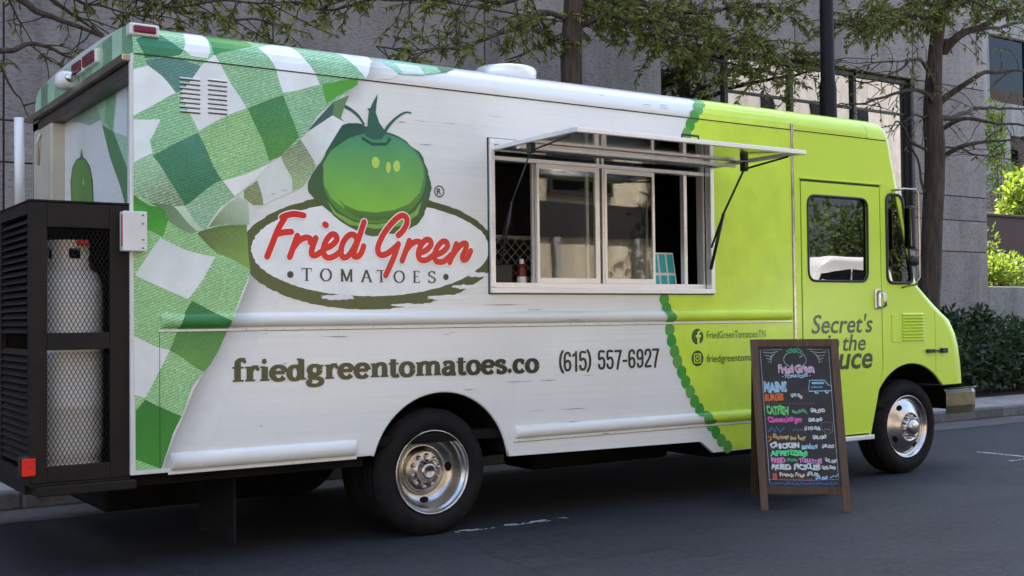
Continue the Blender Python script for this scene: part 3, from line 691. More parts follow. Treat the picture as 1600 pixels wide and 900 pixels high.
ZCUT = sorted(set([z for R in RAILS for z in R['zl']] + [z for z, _ in ROOF]))
XCUT = sorted(set([x for R in RAILS for x in R['xl']]))

def arc(cx, cz, r, a0, a1, n=20, rz=None):
    rz = rz or r
    return [(cx+r*cos(radians(a0+(a1-a0)*i/n)), cz+rz*sin(radians(a0+(a1-a0)*i/n))) for i in range(n+1)]
def rrect(x0, z0, x1, z1, r, n=5):
    return arc(x1-r, z1-r, r, 0, 90, n)+arc(x0+r, z1-r, r, 90, 180, n)+arc(x0+r, z0+r, r, 180, 270, n)+arc(x1-r, z0+r, r, 270, 360, n)
def round_poly(pts, r, n=5):
    out = []; m = len(pts)
    for i in range(m):
        p = Vector(pts[i]); a = (Vector(pts[i-1])-p); b = (Vector(pts[(i+1) % m])-p)
        rr_ = min(r, a.length*.45, b.length*.45); a.normalize(); b.normalize()
        for k in range(n+1):
            t = k/n; q = (p+a*rr_)*(1-t)**2 + p*2*t*(1-t) + (p+b*rr_)*t*t; out.append((q.x, q.y))
    return out

# --- body side panel (white) with wheel arch and serving opening
RC = (1.93, 0.40, 0.505)                                   # rear arch centre, radius
bot = [(0.0, .537)] + [(RC[0]-RC[2]*cos(t), RC[1]+RC[2]*sin(t)) for t in [math.asin((.537-RC[1])/RC[2]) + (pi-math.asin((.458-RC[1])/RC[2])-math.asin((.537-RC[1])/RC[2]))*i/28 for i in range(29)]] + [(4.117, .44), (4.243, .35), (5.115, .355)]
hole = [(2.325, 1.555), (4.228, 1.555), (4.228, 2.485), (2.325, 2.485)]
MB().prism(bot + [(5.115, 2.81), (0.0, 2.81)], 0.0, 0.030, [hole]).build('side_panel', M['white'], truck)
# arch lip
for (cx, cz, r, a0, a1, m_, nm) in ((RC[0], RC[1], RC[2], 8, 165, M['white'], 'arch_lip'),):
    pts = arc(cx, cz, r, a0, a1, 28)
    MB().tube([(x, .012, z) for x, z in pts], .012, 6).build(nm, m_, truck)
# rub rails
for R in RAILS:
    mb = MB(); xs = R['xl']; zs = R['zl']; nz_ = len(zs)
    vs = [(x, min(-.0004, skin(x, z)) if R['x0'] < x < R['x1'] and R['z0'] < z < R['z1'] else .001, z) for x in xs for z in zs]
    fs = [(i*nz_+j, (i+1)*nz_+j, (i+1)*nz_+j+1, i*nz_+j+1) for i in range(len(xs)-1) for j in range(nz_-1)]
    mb.add(vs, fs, True).build('rub_rail', M['white'], truck)
    # thin riveted flange under each rail
    MB().box((R['x0']-.01, -.0035, R['z0']-.020), (R['x1']-.005, .001, R['z0']-.008)).build('rail_flange', M['white'], truck)
    MB().box((R['x0']-.01, -.0036, R['z0']-.023), (R['x1']-.005, .001, R['z0']-.0202)).build('rail_seam', M['seam'], truck)
# rivets along the flanges and the rear corner panel
rv = MB()
def rivet(x, z, y=-.0036): rv.lathe((x, y, z), 'y', [(0, -.0035), (.004, -.003), (.006, 0)], 6)
for R in RAILS:
    x = R['x0']+.03
    while x < R['x1']-.02: rivet(x, R['z0']-.013); x += .115
tag(rv.build('rivets', M['trim'], truck), kind='stuff')
# rear corner trim, seam line
MB().cbox((-.008, -.005, .537), (.008, .02, 2.763), .003).build('corner_trim', M['trim'], truck)
MB().box((0.02, -.0052, 2.806), (5.11, .002, 2.813)).build('roof_seam', M['seam'], truck)
MB().box((.149, -.003, .56), (.1515, .001, 1.30)).build('panel_seam', M['seam'], truck)
# flange along the lower edge
MB().box((0.02, -.003, .539), (1.44, .001, .560)).build('sill_flange', M['trim'], truck)
# --- roof
def roof_strip(name, x0, x1, mat, nx=8):
    prof = [(0.012, 2.80)] + [(y+.004, z) for z, y in ROOF] + [(.6, 3.02), (1.2, 3.03)]
    prof = prof + [(2.4-y, z) for y, z in reversed(prof[:-1])]
    mb = MB(); n = len(prof); xs = [x0+(x1-x0)*i/nx for i in range(nx+1)]
    vs = [(x, y, z) for x in xs for y, z in prof]
    fs = [(i*n+j, (i+1)*n+j, (i+1)*n+j+1, i*n+j+1) for i in range(nx) for j in range(n-1)]
    mb.add(vs, fs, True); return mb
rs = roof_strip('roof', .015, 5.115, M['white'])
n_ = 2*(len(ROOF)+3)-1
rs.build('roof', M['white'], truck, fix=False)
prof = [(0.012, 2.80)] + [(y+.004, z) for z, y in ROOF] + [(.6, 3.02), (1.2, 3.03)]
prof = prof + [(2.4-y, z) for y, z in reversed(prof[:-1])]
MB().add([(.016, y, z) for y, z in prof], [tuple(range(len(prof)))]).build('roof_end', M['trim'], truck)
# --- rear wall, recessed under a header
MB().prism([(0, 0)]*0 or [(0.085, .55), (0.115, .55), (0.115, 2.76), (0.085, 2.76)], .05, 2.35).build('rear_wall', M['white'], truck)
MB().cbox((-.045, .014, 2.768), (.10, 2.405, 2.806), .006).build('rain_gutter', M['dullchrome'], truck)
MB().cbox((0.0, .03, 2.70), (.12, 2.38, 2.766), .006).build('rear_header', M['interior'], truck)
MB().cbox((0.004, .022, .55), (.12, .055, 2.70), .006).build('corner_post', M['trim'], truck)
MB().cbox((-.005, 1.83, .55), (.12, 2.22, 2.70), .012).build('corner_post', M['beige'], truck)
MB().box((.0, 2.22, .55), (.12, 2.39, 2.79)).build('corner_post', M['beige'], truck)
MB().tube([(-.012, 2.10, 2.66), (-.03, 2.13, 2.6), (-.012, 2.16, 2.45)], .012, 6).build('wire', M['beige'], truck)
# lights
def lens(name, c, sx, sy, sz, housing=True):
    x, y, z = c
    h = MB().cbox((x-sx/2-.014, y-sy/2-.010, z-sz/2-.014), (x+sx/2+.014, y+sy/2+.010, z+sz/2+.014), .010).build(name, M['trim'], truck)
    return h
h = lens('marker_light', (.078, .050, 2.948), .135, .06, .040)
MB().cbox((.016, -.002, 2.929), (.140, .04, 2.968), .008).build('lens', M['red'], h)
for y0, y1 in ((.70, .94), (1.0, 1.20)):
    h = MB().cbox((-.012, y0-.02, 2.885), (.05, y1+.02, 2.975), .012).build('marker_light', M['trim'], truck)
    MB().cbox((-.026, y0, 2.897), (.0, y1, 2.963), .008).build('lens', M['red'], h)
h = MB().lathe((0, 0, 0), 'z', [(0, .05), (.05, .045), (.075, .02), (.08, -.03), (.06, -.06), (0, -.065)], 20).build('rear_camera', M['trim'], truck)
h.location = (-.04, 1.22, 2.875)
MB().lathe((0, -.078, 0), 'y', [(0, -.012), (.03, -.01), (.034, .01)], 14).build('lens', M['chrome'], h)
# far side, floor, bulkheads and lining
MB().box((0.0, 2.37, .44), (6.2, 2.40, 2.81)).build('far_side_panel', M['white'], truck)
MB().box((.02, .04, .58), (6.3, 2.36, .64)).build('floor', M['dark'], truck)
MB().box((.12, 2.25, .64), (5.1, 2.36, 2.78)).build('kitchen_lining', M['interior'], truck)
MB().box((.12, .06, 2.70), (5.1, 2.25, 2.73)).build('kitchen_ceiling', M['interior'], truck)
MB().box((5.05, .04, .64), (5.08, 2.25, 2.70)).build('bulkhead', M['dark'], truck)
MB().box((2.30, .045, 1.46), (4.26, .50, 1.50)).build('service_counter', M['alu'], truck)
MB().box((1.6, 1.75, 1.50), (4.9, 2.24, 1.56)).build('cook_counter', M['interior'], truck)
MB().box((1.4, 1.85, 2.02), (4.9, 2.2, 2.05)).build('kitchen_shelf', M['alu'], truck)
# --- serving window
sw = MB(); x0, x1, z0, z1 = 2.289, 4.262, 1.519, 2.522
fr = 0.036
sw.cbox((x0, -.028, z0), (x1, .03, z0+fr), .004).cbox((x0, -.028, z1-fr), (x1, .03, z1), .004)
sw.cbox((x0, -.028, z0+fr), (x0+fr, .03, z1-fr), .004).cbox((x1-fr, -.028, z0+fr), (x1, .03, z1-fr), .004)
serv = sw.build('serving_window', M['alu'], truck)
MB().box((x0-.007, -.006, z0-.007), (x1+.007, .0, z0)).box((x0-.007, -.006, z1), (x1+.007, .0, z1+.007)).box((x0-.007, -.006, z0), (x0, .0, z1)).box((x1, -.006, z0), (x1+.007, .0, z1)).build('gasket', M['seam'], serv)
MB().box((2.33, .035, 1.556), (4.226, .11, 1.59)).build('sill_track', M['alu'], serv)
MB().box((2.33, .035, 2.395), (4.226, .11, 2.42)).build('head_track', M['alu'], serv)
MB().box((2.33, .06, 2.421), (4.226, .066, 2.48)).build('fanlight', M['glass'], serv)
MB().box((2.328, .04, 1.591), (2.345, .11, 2.48)).build('jamb', M['alu'], serv); MB().box((4.21, .04, 1.591), (4.226, .11, 2.48)).build('jamb', M['alu'], serv)
def sash(xa, xb, y):
    m = MB(); w = .021
    m.box((xa, y, 1.592), (xa+w, y+.022, 2.393)).box((xb-w, y, 1.592), (xb, y+.022, 2.393)).box((xa+w, y, 1.592), (xb-w, y+.022, 1.625)).box((xa+w, y, 2.362), (xb-w, y+.022, 2.393))
    s = m.build('sliding_sash', M['alu'], serv)
    return s, (xa+w, xb-w, y)
panes = []
for xa, xb, y in ((2.705, 3.225, .045), (3.285, 3.745, .045), (2.69, 3.17, .078), (3.30, 3.71, .078)):
    s, g = sash(xa, xb, y); panes.append(g)
for g in panes:
    MB().box((g[0]+.001, g[2]+.008, 1.626), (g[1]-.001, g[2]+.012, 2.361)).build('pane', M['glass'], serv)
MB().box((3.225, .05, 1.592), (3.245, .075, 2.48)).box((3.268, .05, 1.592), (3.284, .075, 2.48)).build('meeting_post', M['alu'], serv)
MB().box((4.03, .05, 1.592), (4.06, .09, 2.393)).build('screen_rail', M['alu'], serv)
# awning flap, held out level
aw = MB().cbox((2.318, -.915, 2.458), (4.246, -.02, 2.468), .002).build('awning', M['mirror_alu'], truck)
MB().cbox((2.312, -.930, 2.440), (4.252, -.905, 2.470), .004).build('awning_edge', M['alu'], aw)
MB().cbox((2.312, -.905, 2.444), (2.335, -.02, 2.474), .004).build('awning_edge', M['alu'], aw)
MB().cbox((4.229, -.905, 2.444), (4.252, -.02, 2.474), .004).build('awning_edge', M['alu'], aw)
MB().tube([(2.32, -.034, 2.462), (4.245, -.034, 2.462)], .012, 8).build('hinge', M['dullchrome'], aw)
MB().cbox((2.335, -.30, 2.425), (4.229, -.26, 2.449), .003).build('stiffener', M['alu'], aw)
MB().tube([(3.20, -.85, 2.478), (3.20, -.85, 2.505), (3.34, -.85, 2.505), (3.34, -.85, 2.478)], .008, 6).build('handle', M['black'], aw)
for xs_, s in ((2.36, 1), (4.215, -1)):
    fs_ = .5 if s > 0 else .75
    MB().tube([(xs_, -.80, 2.440), (xs_, -.385, 2.40)], .010*fs_, 6).build('stay_arm', M['black'], aw)
    MB().tube([(xs_, -.385, 2.40), (xs_, -.17, 2.10), (xs_, -.04, 1.86)], .011*fs_, 6).build('gas_strut', M['black'], aw)
    MB().tube([(xs_, -.17, 2.10), (xs_, -.03, 1.70)], .016*fs_, 8).build('strut_barrel', M['black'], aw)
    MB().cbox((xs_-.02, -.41, 2.385), (xs_+.02, -.36, 2.45), .006).build('bracket', M['black'], aw)

# --- cab
XF = [(.74, 7.40), (.90, 7.388), (1.07, 7.36), (1.18, 7.318), (1.30, 7.235), (1.42, 7.04), (1.535, 6.845), (1.60, 6.74), (1.66, 6.69), (2.05, 6.572), (2.44, 6.46), (2.81, 6.368), (2.90, 6.345), (2.955, 6.315), (2.982, 6.25), (2.995, 6.15), (3.0, 6.05)]
def xf(z):
    for (a, xa), (b, xb) in zip(XF[:-1], XF[1:]):
        if z <= b: return xa+(xb-xa)*max(0, (z-a))/(b-a)
    return XF[-1][1]
def RR(z): return .10 if z > 1.7 else (.10+.14*min(1, max(0, (1.7-z)/.3)))
FC = (6.545, .40, .545)
door_poly = [(5.222, .385), (5.222, 2.412), (6.160, 2.412), (6.166, .93), (6.12, .75), (6.0, .385)]
dz = []
front_edge = [(xf(z)-RR(z), z) for z in [.74, .82, .90, 1.0, 1.07, 1.13, 1.18, 1.24, 1.30, 1.36, 1.42, 1.48, 1.535, 1.57, 1.60, 1.63, 1.66, 1.8, 2.05, 2.25, 2.44, 2.63, 2.81]]
HX = 6.872
a1 = math.degrees(math.asin((.74-FC[1])/FC[2]))
archp = arc(FC[0], FC[1], FC[2], a1, 186, 26)                # runs from the nose over the tyre to the sill
hi = [p for p in archp if p[0] > HX]; lo = [p for p in archp if p[0] <= HX]
zarch = FC[1]+sqrt(FC[2]**2-(HX-FC[0])**2)
fe_hi = [p for p in front_edge if p[0] > HX]; fe_lo = [p for p in front_edge if p[0] <= HX and p[1] > 1.3]
# height where the front edge crosses the bonnet seam
zs_ = 1.535
for (xa_, za_), (xb_, zb_) in zip(front_edge[:-1], front_edge[1:]):
    if xa_ > HX >= xb_: zs_ = za_+(zb_-za_)*(xa_-HX)/(xa_-xb_)
qw = round_poly([(6.250, 1.617), (6.250, 2.362), (6.452, 2.362), (6.585, 1.617)], .07)
dhole = [(x+(-.006 if x < 5.7 else .006), z+(.006 if z > 2 else -.0)) for x, z in door_poly]
outer = [(5.118, .36), (5.118, 2.81)] + list(reversed(fe_lo)) + [(HX, zs_), (HX, zarch)] + lo + [(5.975, .34)]
# drop the strip under the door: the door runs down to the step
outer = [(5.118, .36), (5.118, 2.81)] + list(reversed(fe_lo)) + [(HX, zs_), (HX, zarch)] + lo + [(6.008, .345), (6.008, .372), (6.125, .745), (6.180, .93), (6.176, 2.430), (5.210, 2.430), (5.210, .36)]
MB().prism(outer, .0, .028, [qw]).build('cab_side', M['lime'], truck)
nose = [(HX+.006, zarch), (HX+.006, zs_)] + list(reversed(fe_hi)) + [p for p in hi]
MB().prism(nose, .0, .028).build('nose_side', M['lime'], truck)
MB().tube([(x, .010, z) for x, z in arc(FC[0], FC[1], FC[2], a1, 184, 30)], .012, 6).build('arch_lip', M['lime'], truck)
MB().box((HX-.003, .006, zarch), (HX+.009, .02, zs_)).build('bonnet_seam', M['black'], truck)
# cab roof edge and front shell
mb = roof_strip('r', 5.115, 6.04, M['lime'], 4); mb.build('cab_roof', M['lime'], truck, fix=False)
mb = MB(); zz = [.74, .82, .90, 1.0, 1.07, 1.13, 1.18, 1.24, 1.30, 1.36, 1.42, 1.48, 1.535, 1.57, 1.60, 1.63, 1.66, 1.8, 2.05, 2.25, 2.44, 2.63, 2.81, 2.86, 2.90, 2.935, 2.955, 2.97, 2.982, 2.99, 2.995, 3.0]
rowsv = []
for z in zz:
    R = RR(z); X = xf(z); y0 = roof_y(z)+.004; half = []
    if z >= 2.80: half.append((6.03, y0))
    else: half.append((X-R-.001, y0))
    for k in range(9):
        t = pi/2*k/8; half.append((X-R+R*sin(t), y0+R-R*cos(t)))
    half.append((X, .7)); half.append((X+.02, 1.2))
    full = half+[(x, 2.4-y) for x, y in reversed(half[:-1])]
    rowsv.append([(x, y, z) for x, y in full])
n = len(rowsv[0]); vs = [v for r in rowsv for v in r]
fs = [(i*n+j, i*n+j+1, (i+1)*n+j+1, (i+1)*n+j) for i in range(len(zz)-1) for j in range(n-1)]
mb.add(vs, fs, True).build('front_shell', M['lime'], truck, fix=False)
MB().box((5.1, 2.37, .44), (6.9, 2.395, 1.5)).build('far_cab_side', M['lime'], truck)
# windscreen
wsz = [1.70, 1.9, 2.1, 2.3, 2.40]
mb = MB(); vs = []
for z in wsz:
    for y in (.16, .7, 1.2, 1.7, 2.24): vs.append((xf(z)+.012+(.02 if y in (.7, 1.2, 1.7) else 0), y, z))
mb.add(vs, [(i*5+j, i*5+j+1, (i+1)*5+j+1, (i+1)*5+j) for i in range(4) for j in range(4)], True).build('windscreen', M['cabglass'], truck)
# cab seam lines
MB().box((5.14, -.004, 2.806), (6.26, .001, 2.813)).build('roof_seam', M['seam'], truck)
MB().cbox((5.118, -.009, .40), (5.142, .01, 2.86), .004).build('joint_strip', M['dullchrome'], truck)
# door
dwin = round_poly([(5.291, 1.626), (5.291, 2.306), (6.010, 2.306), (6.000, 1.626)], .085)
MB().prism(door_poly, -.004, .026, [dwin]).build('cab_door', M['lime'], truck)
door = bpy.context.scene.objects['cab_door']
MB().prism([(x*1.0, z) for x, z in dwin], .012, .016).build('door_window', M['cabglass'], door)
def ring(poly, y, r, name, mat, par):
    MB().tube([(x, y, z) for x, z in poly]+[(poly[0][0], y, poly[0][1]), (poly[1][0], y, poly[1][1])], r, 6).build(name, mat, par)
ring(dwin, -.004, .011, 'window_seal', M['black'], door)
ring(qw, -.002, .014, 'window_seal', M['black'], truck)
MB().prism(qw, .010, .014).build('quarter_window', M['cabglass'], truck)
MB().box((5.200, .012, 2.400), (6.185, .05, 2.440)).build('door_gap', M['black'], truck)
MB().box((6.150, .012, .93), (6.190, .05, 2.40)).build('door_gap', M['black'], truck)
MB().box((5.200, .012, .40), (5.230, .05, 2.40)).build('door_gap', M['black'], truck)
MB().add([(6.162, .02, .93), (6.176, .02, .93), (6.014, .02, .36), (6.0, .02, .36)], [(0,1,2,3)]).build('door_gap', M['black'], truck)
MB().cbox((5.2, -.010, 2.432), (6.2, .004, 2.442), .002).build('drip_rail', M['lime'], truck)
h = MB().cbox((6.075, -.020, 1.40), (6.150, -.003, 1.565), .008).build('door_handle', M['chrome'], door)
MB().tube([(6.125, -.028, 1.55), (6.135, -.060, 1.52), (6.140, -.062, 1.43), (6.130, -.028, 1.405)], [.012, .016, .016, .012], 8).build('lever', M['chrome'], door)
MB().cbox((5.12, -.03, .335), (6.02, .35, .372), .006).build('entry_step', M['alu'], truck)
# louvres, plate and latch on the cab side
MB().cbox((6.295, -.006, 1.118), (6.395, .0, 1.352), .004).build('access_plate', M['lime'], truck)
for k in range(9):
    z = 1.128+k*.027
    MB().add([(6.43, -.001, z), (6.715, -.001, z), (6.715, -.018, z+.006), (6.43, -.018, z+.006), (6.43, -.001, z+.022), (6.715, -.001, z+.022)], [(0,1,2,3), (3,2,5,4), (0,3,4), (1,5,2)]).build('louvre', M['lime'], truck)
MB().cbox((6.74, -.030, 1.022), (6.84, .0, 1.052), .006).cbox((6.84, -.022, 1.03), (6.93, -.004, 1.044), .004).cbox((6.93, -.034, 1.016), (7.01, .0, 1.058), .008).build('bonnet_latch', M['black'], truck)
MB().cbox((7.372, .20, .80), (7.41, .40, 1.05), .012).build('turn_signal', M['amber'], truck)
# front bumper
mb = MB(); pr = [(-.0, .48), (-.012, .55), (-.012, .66), (.01, .695), (.06, .70)]
path = [(7.02, .02), (7.40, .02), (7.47, .045), (7.50, .11), (7.53, .7), (7.545, 1.2), (7.53, 1.7), (7.50, 2.29), (7.47, 2.355), (7.40, 2.38), (7.02, 2.38)]
vs = []; m_ = len(pr)
for i, (px_, py_) in enumerate(path):
    a = Vector(path[max(0, i-1)]); b = Vector(path[min(len(path)-1, i+1)]); d = (b-a).normalized(); nrm = Vector((d.y, -d.x))
    for o_, z in pr: vs.append((px_-nrm.x*o_, py_-nrm.y*o_, z-.0))
mb.add(vs, [(i*m_+j, (i+1)*m_+j, (i+1)*m_+j+1, i*m_+j+1) for i in range(len(path)-1) for j in range(m_-1)], False).build('front_bumper', M['bumper'], truck)
MB().tube([(7.02, -.002, .70), (7.40, .0, .70), (7.475, .03, .70)], .008, 6).build('bumper_edge', M['black'], truck)
M['darkmirror'] = mat_surface('dark_mirror_metal', (0.10, 0.11, 0.12, 1), (0.14, 0.15, 0.16, 1), 4, 0.05, 0, 3, 1.0)  # one dark metal colour for the mirror glass
# mirror
MB().tube([(6.33, .0, 2.395), (6.36, -.10, 2.40), (6.45, -.15, 2.395), (6.47, -.155, 2.36), (6.478, -.155, 1.66), (6.46, -.12, 1.60), (6.44, .0, 1.58)], .009, 8).build('mirror_arm', M['dullchrome'], truck)
h = MB().cbox((6.40, -.15, 1.90), (6.45, -.06, 2.26), .02).build('mirror_head', M['black'], truck)
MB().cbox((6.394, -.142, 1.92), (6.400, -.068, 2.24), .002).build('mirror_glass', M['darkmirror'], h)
h = MB().lathe((6.44, -.12, 1.80), 'y', [(0, -.04), (.035, -.036), (.05, -.01), (.04, .02), (0, .03)], 16).build('spot_mirror', M['black'], truck)
# cab interior
MB().cbox((5.45, .35, .95), (5.95, .85, 1.15), .05).cbox((5.38, .35, 1.15), (5.50, .85, 1.85), .05).build('driver_seat', M['black'], truck)
MB().cbox((6.2, .1, 1.1), (6.55, 2.3, 1.52), .04).build('dashboard', M['black'], truck)
pts = [(6.10+.06*sin(2*pi*k/20), .6+.2*cos(2*pi*k/20), 1.62+.19*sin(2*pi*k/20)) for k in range(21)]
MB().tube(pts, .014, 6, caps=False).build('steering_wheel', M['black'], truck)
# --- wheels
def wheel(x, y, z, kind, far=False):
    s = -1 if far else 1
    e = MB(); R = .400
    tp = [(.262,.045),(.268,.015),(.285,.0),(.325,-.006),(.36,.004),(.385,.022),(.396,.045)]
    for k in range(3): tp += [(.400,.05+.05*k),(.400,.085+.05*k),(.388,.088+.05*k),(.388,.096+.05*k)]
    tp += [(.400,.20),(.396,.225),(.37,.25),(.262,.25)]
    t = e.lathe((0,0,0), 'y', [(r, s*h_) for r, h_ in tp], 56).build('wheel', M['rubber'], truck)
    t.location = (x, y, z); t.parent = truck; t.matrix_parent_inverse = Matrix.Translation(-Vector(truck.location))
    if kind == 'rear':
        rim = [(.262,.03),(.268,.012),(.262,.004),(.254,.008),(.250,.022),(.243,.034),(.232,.040),(.228,.075),(.222,.105),(.205,.135),(.17,.152),(.138,.156),(.136,.125),(.130,.118),(.095,.116),(.060,.114),(.056,.07),(.050,.052),(.030,.050),(.028,.056),(.0,.056)]
        hub = (.116, .097)
    else:
        rim = [(.262,.03),(.268,.012),(.262,.004),(.254,.010),(.246,.030),(.240,.040),(.225,.036),(.18,.008),(.13,-.016),(.115,-.022),(.108,-.014),(.07,-.012),(.066,-.05),(.058,-.066),(.035,-.072),(0,-.073)]
        hub = (-.014, .088)
    MB().lathe((0,0,0), 'y', [(r, s*h_) for r, h_ in rim], 56).build('rim', M['chrome'] if kind == 'front' else M['dullchrome2'], t, fix=True)
    for k in range(10 if kind == 'rear' else 10):
        a = 2*pi*k/10+.2; r = hub[1]
        MB().lathe((r*cos(a), s*hub[0], r*sin(a)), 'y', [(.014, 0), (.014, -s*.016), (.008, -s*.026), (0, -s*.028)], 8).build('lug_nut', M['chrome'], t)
    nh = 4
    for k in range(nh):
        a = 2*pi*k/nh + (.05 if kind == 'rear' else .55); r = .188 if kind == 'rear' else .19
        yy = .143 if kind == 'rear' else .010
        vs = []
        for q in range(14):
            b = 2*pi*q/14; rr2 = r+.019*sin(b); aa = a+.165*cos(b)
            if kind == 'rear': yv = (.135+(.205-rr2)/(.035)*.017) if rr2 > .17 else .152+(.17-rr2)/.032*.004
            else: yv = .036+(.225-rr2)/.045*(-.028)
            vs.append((rr2*cos(aa), s*(yv-.003), rr2*sin(aa)))
        MB().add(vs, [tuple(range(14))]).build('hand_hole', M['dark'], t)
    return t
M['dullchrome2'] = mat_surface('warm_worn_chrome', (0.38, 0.365, 0.35, 1), (0.60, 0.58, 0.56, 1), 9, 0.27, 0.08, 40, 1.0)
wheel(1.884, .035, .395, 'rear'); wheel(6.560, .055, .398, 'front')
for wx, wy, f in ((1.884, .33, False), (1.884, 2.37, True), (6.56, 2.34, True)):
    t = MB().lathe((0,0,0), 'y', [(.2,.12 if not f else -.12),(.262,0),(.36,0),(.396,.04 if not f else -.04),(.4,.1 if not f else -.1),(.396,.2 if not f else -.2),(.36,.24 if not f else -.24),(.2,.24 if not f else -.24)], 40).build('wheel', M['rubber'], truck)
    t.location = (wx, wy, .395); t.parent = truck; t.matrix_parent_inverse = Matrix.Translation(-Vector(truck.location))
# --- underbody
for y in (.72, 1.62): MB().box((.05, y, .46), (7.1, y+.08, .60)).build('chassis_rail', M['dark'], truck)
MB().tube([(1.884, .3, .395), (1.884, 2.1, .395)], .07, 10).build('rear_axle', M['dark'], truck)
MB().tube([(6.56, .3, .395), (6.56, 2.1, .395)], .05, 10).build('front_axle', M['dark'], truck)
MB().cbox((3.0, .55, .26), (4.3, .95, .58), .04).build('fuel_tank', M['dark'], truck)
MB().cbox((4.3, .08, .30), (4.9, .6, .56), .02).build('battery_box', M['dark'], truck)
MB().tube([(2.6, 1.3, .34), (5.4, 1.3, .36)], .05, 8).build('exhaust_pipe', M['dark'], truck)
MB().prism(arc(RC[0], RC[1], .50, 9, 163, 24)+arc(RC[0], RC[1], .515, 163, 9, 24), .03, .75).build('wheel_housing', M['dark'], truck)
MB().prism(arc(FC[0], FC[1], .54, 39, 178, 24)+arc(FC[0], FC[1], .555, 178, 39, 24), .03, .6).build('wheel_housing', M['dark'], truck)
for wx, y0 in ((1.0, .74), (5.6, .62)): MB().box((wx, y0, .4), (wx+1.9, y0+.02, .95)).build('splash_shield', M['dark'], truck)
MB().prism([(0, 0)]*0 or rrect(.64, .07, .655, .60, .005), .20, .80).build('mud_flap', M['rubber'], truck)
MB().box((.02, .06, .47), (1.40, .09, .60)).box((2.46, .06, .47), (5.1, .09, .60)).build('skirt_rail', M['dark'], truck)
MB().box((-.50, .20, .455), (-.10, 2.3, .515)).build('rear_step', M['steel'], truck)
MB().cbox((.10, .95, .20), (1.25, 2.3, .57), .03).build('underside_blocker', M['dark'], truck)  # dark box added to block light and view under the rear
# --- roof vent, side vent louvres
h = MB().lathe((3.24, 1.2, 0), 'z', [(.0, 3.02), (.18, 3.02), (.18, 3.20), (.235, 3.205), (.24, 3.275), (.225, 3.295), (.12, 3.303), (0, 3.305)], 32).build('roof_vent', M['alu'], truck)
for (x0, x1) in ((.265, .380), (.425, .535)):
    for k in range(8):
        z = 2.515+k*.026 + (.008 if x0 > .4 else 0)
        MB().add([(x0, -.002, z), (x1, -.002, z), (x1, -.014, z+.003), (x0, -.014, z+.003), (x0, -.002, z+.012), (x1, -.002, z+.012)], [(0,1,2,3), (3,2,5,4), (0,3,4), (1,5,2)]).build('louvre', M['white'], truck)
        MB().box((x0, -.0042, z-.0045), (x1, -.001, z-.0002)).build('louvre_shade_strip', M['seam'], truck)  # dark strip painted in as the shadow line below each louvre
# --- propane cage on the rear step
CX0, CX1, CY0, CY1, CZ0, CZ1 = -.512, -.004, .015, .80, .53, 1.985
mb = MB(); w = .085
mb.cbox((CX0, CY0, CZ0), (CX0+w, CY0+.03, CZ1), .004).cbox((CX1-.105, CY0, CZ0), (CX1, CY0+.03, CZ1), .004)
mb.cbox((CX0+w, CY0, CZ1-.13), (CX1-.105, CY0+.03, CZ1), .004).cbox((CX0+w, CY0, 1.215), (CX1-.105, CY0+.03, 1.305), .004).cbox((CX0+w, CY0, CZ0), (CX1-.105, CY0+.03, CZ0+.085), .004)
mb.box((CX0, CY0+.032, CZ0), (CX0+.03, CY0+.062, CZ1)).box((CX0, CY1-.03, CZ0), (CX0+.03, CY1, CZ1)).box((CX1-.03, CY1-.03, CZ0), (CX1, CY1, CZ1))
mb.box((CX0, CY0+.064, CZ1-.06), (CX0+.03, CY1-.032, CZ1)).box((CX0, CY0+.064, CZ0), (CX0+.03, CY1-.032, CZ0+.06))
cage = mb.build('propane_cage', M['steel'], truck)
MB().box((CX0, CY0, CZ0-.012), (CX1, CY1, CZ0-.001)).build('cage_floor', M['steel'], cage)
MB().cbox((CX0-.005, CY0-.005, CZ1+.001), (CX1, CY1+.004, CZ1+.012), .003).build('cage_lid', M['steel'], cage)
MB().cbox((CX0+.03, CY0-.012, .462), (CX1+.03, CY0+.12, .515), .006).build('step_channel', M['steel'], cage)
MB().box((CX0+.001, CY1-.004, CZ0), (CX1, CY1+.002, CZ1)).build('cage_back', M['steel'], cage)
MB().box((CX1-.03, CY0+.04, CZ0), (CX1-.02, CY1-.01, CZ1)).build('cage_back', M['steel'], cage)
k = 0; z = CZ0+.09
while z < CZ1-.1:
    if not 1.2 < z < 1.27:
        MB().add([(CX0-.004, CY0+.07, z), (CX0-.004, CY1-.04, z), (CX0+.022, CY1-.04, z+.030), (CX0+.022, CY0+.07, z+.030)], [(0,1,2,3)]).build('cage_slat', M['steel'], cage)
    z += .038
# expanded metal: each strand of the diamonds, one sheet above and one below the crossbar
def expanded(z0, z1, name):
    mb = MB(); dx = .0225; dzz = .042; xa = CX0+w; xb = CX1-.105; y = CY0+.02
    r = .0034; nx_ = int((xb-xa)/dx)+1; nz2 = int((z1-z0)/dzz)+1
    for i in range(nx_):
        for j in range(nz2):
            x = xa+i*dx; z = z0+j*dzz
            for (ax, az, bx, bz) in ((x, z, x+dx/2, z+dzz/2), (x+dx/2, z+dzz/2, x+dx, z), (x, z, x+dx/2, z-dzz/2), (x+dx/2, z-dzz/2, x+dx, z)):
                if min(ax, bx) < xa-.001 or max(ax, bx) > xb+.006 or min(az, bz) < z0-.004 or max(az, bz) > z1+.006: continue
                mb.beam((ax, y, az), (bx, y, bz), .0028, .0036, (0, 1, 0))
    o = mb.build(name, M['mesh'], cage, fix=False); tag(o, kind='stuff'); return o
expanded(1.305, CZ1-.13, 'expanded_metal'); expanded(CZ0+.085, 1.215, 'expanded_metal')
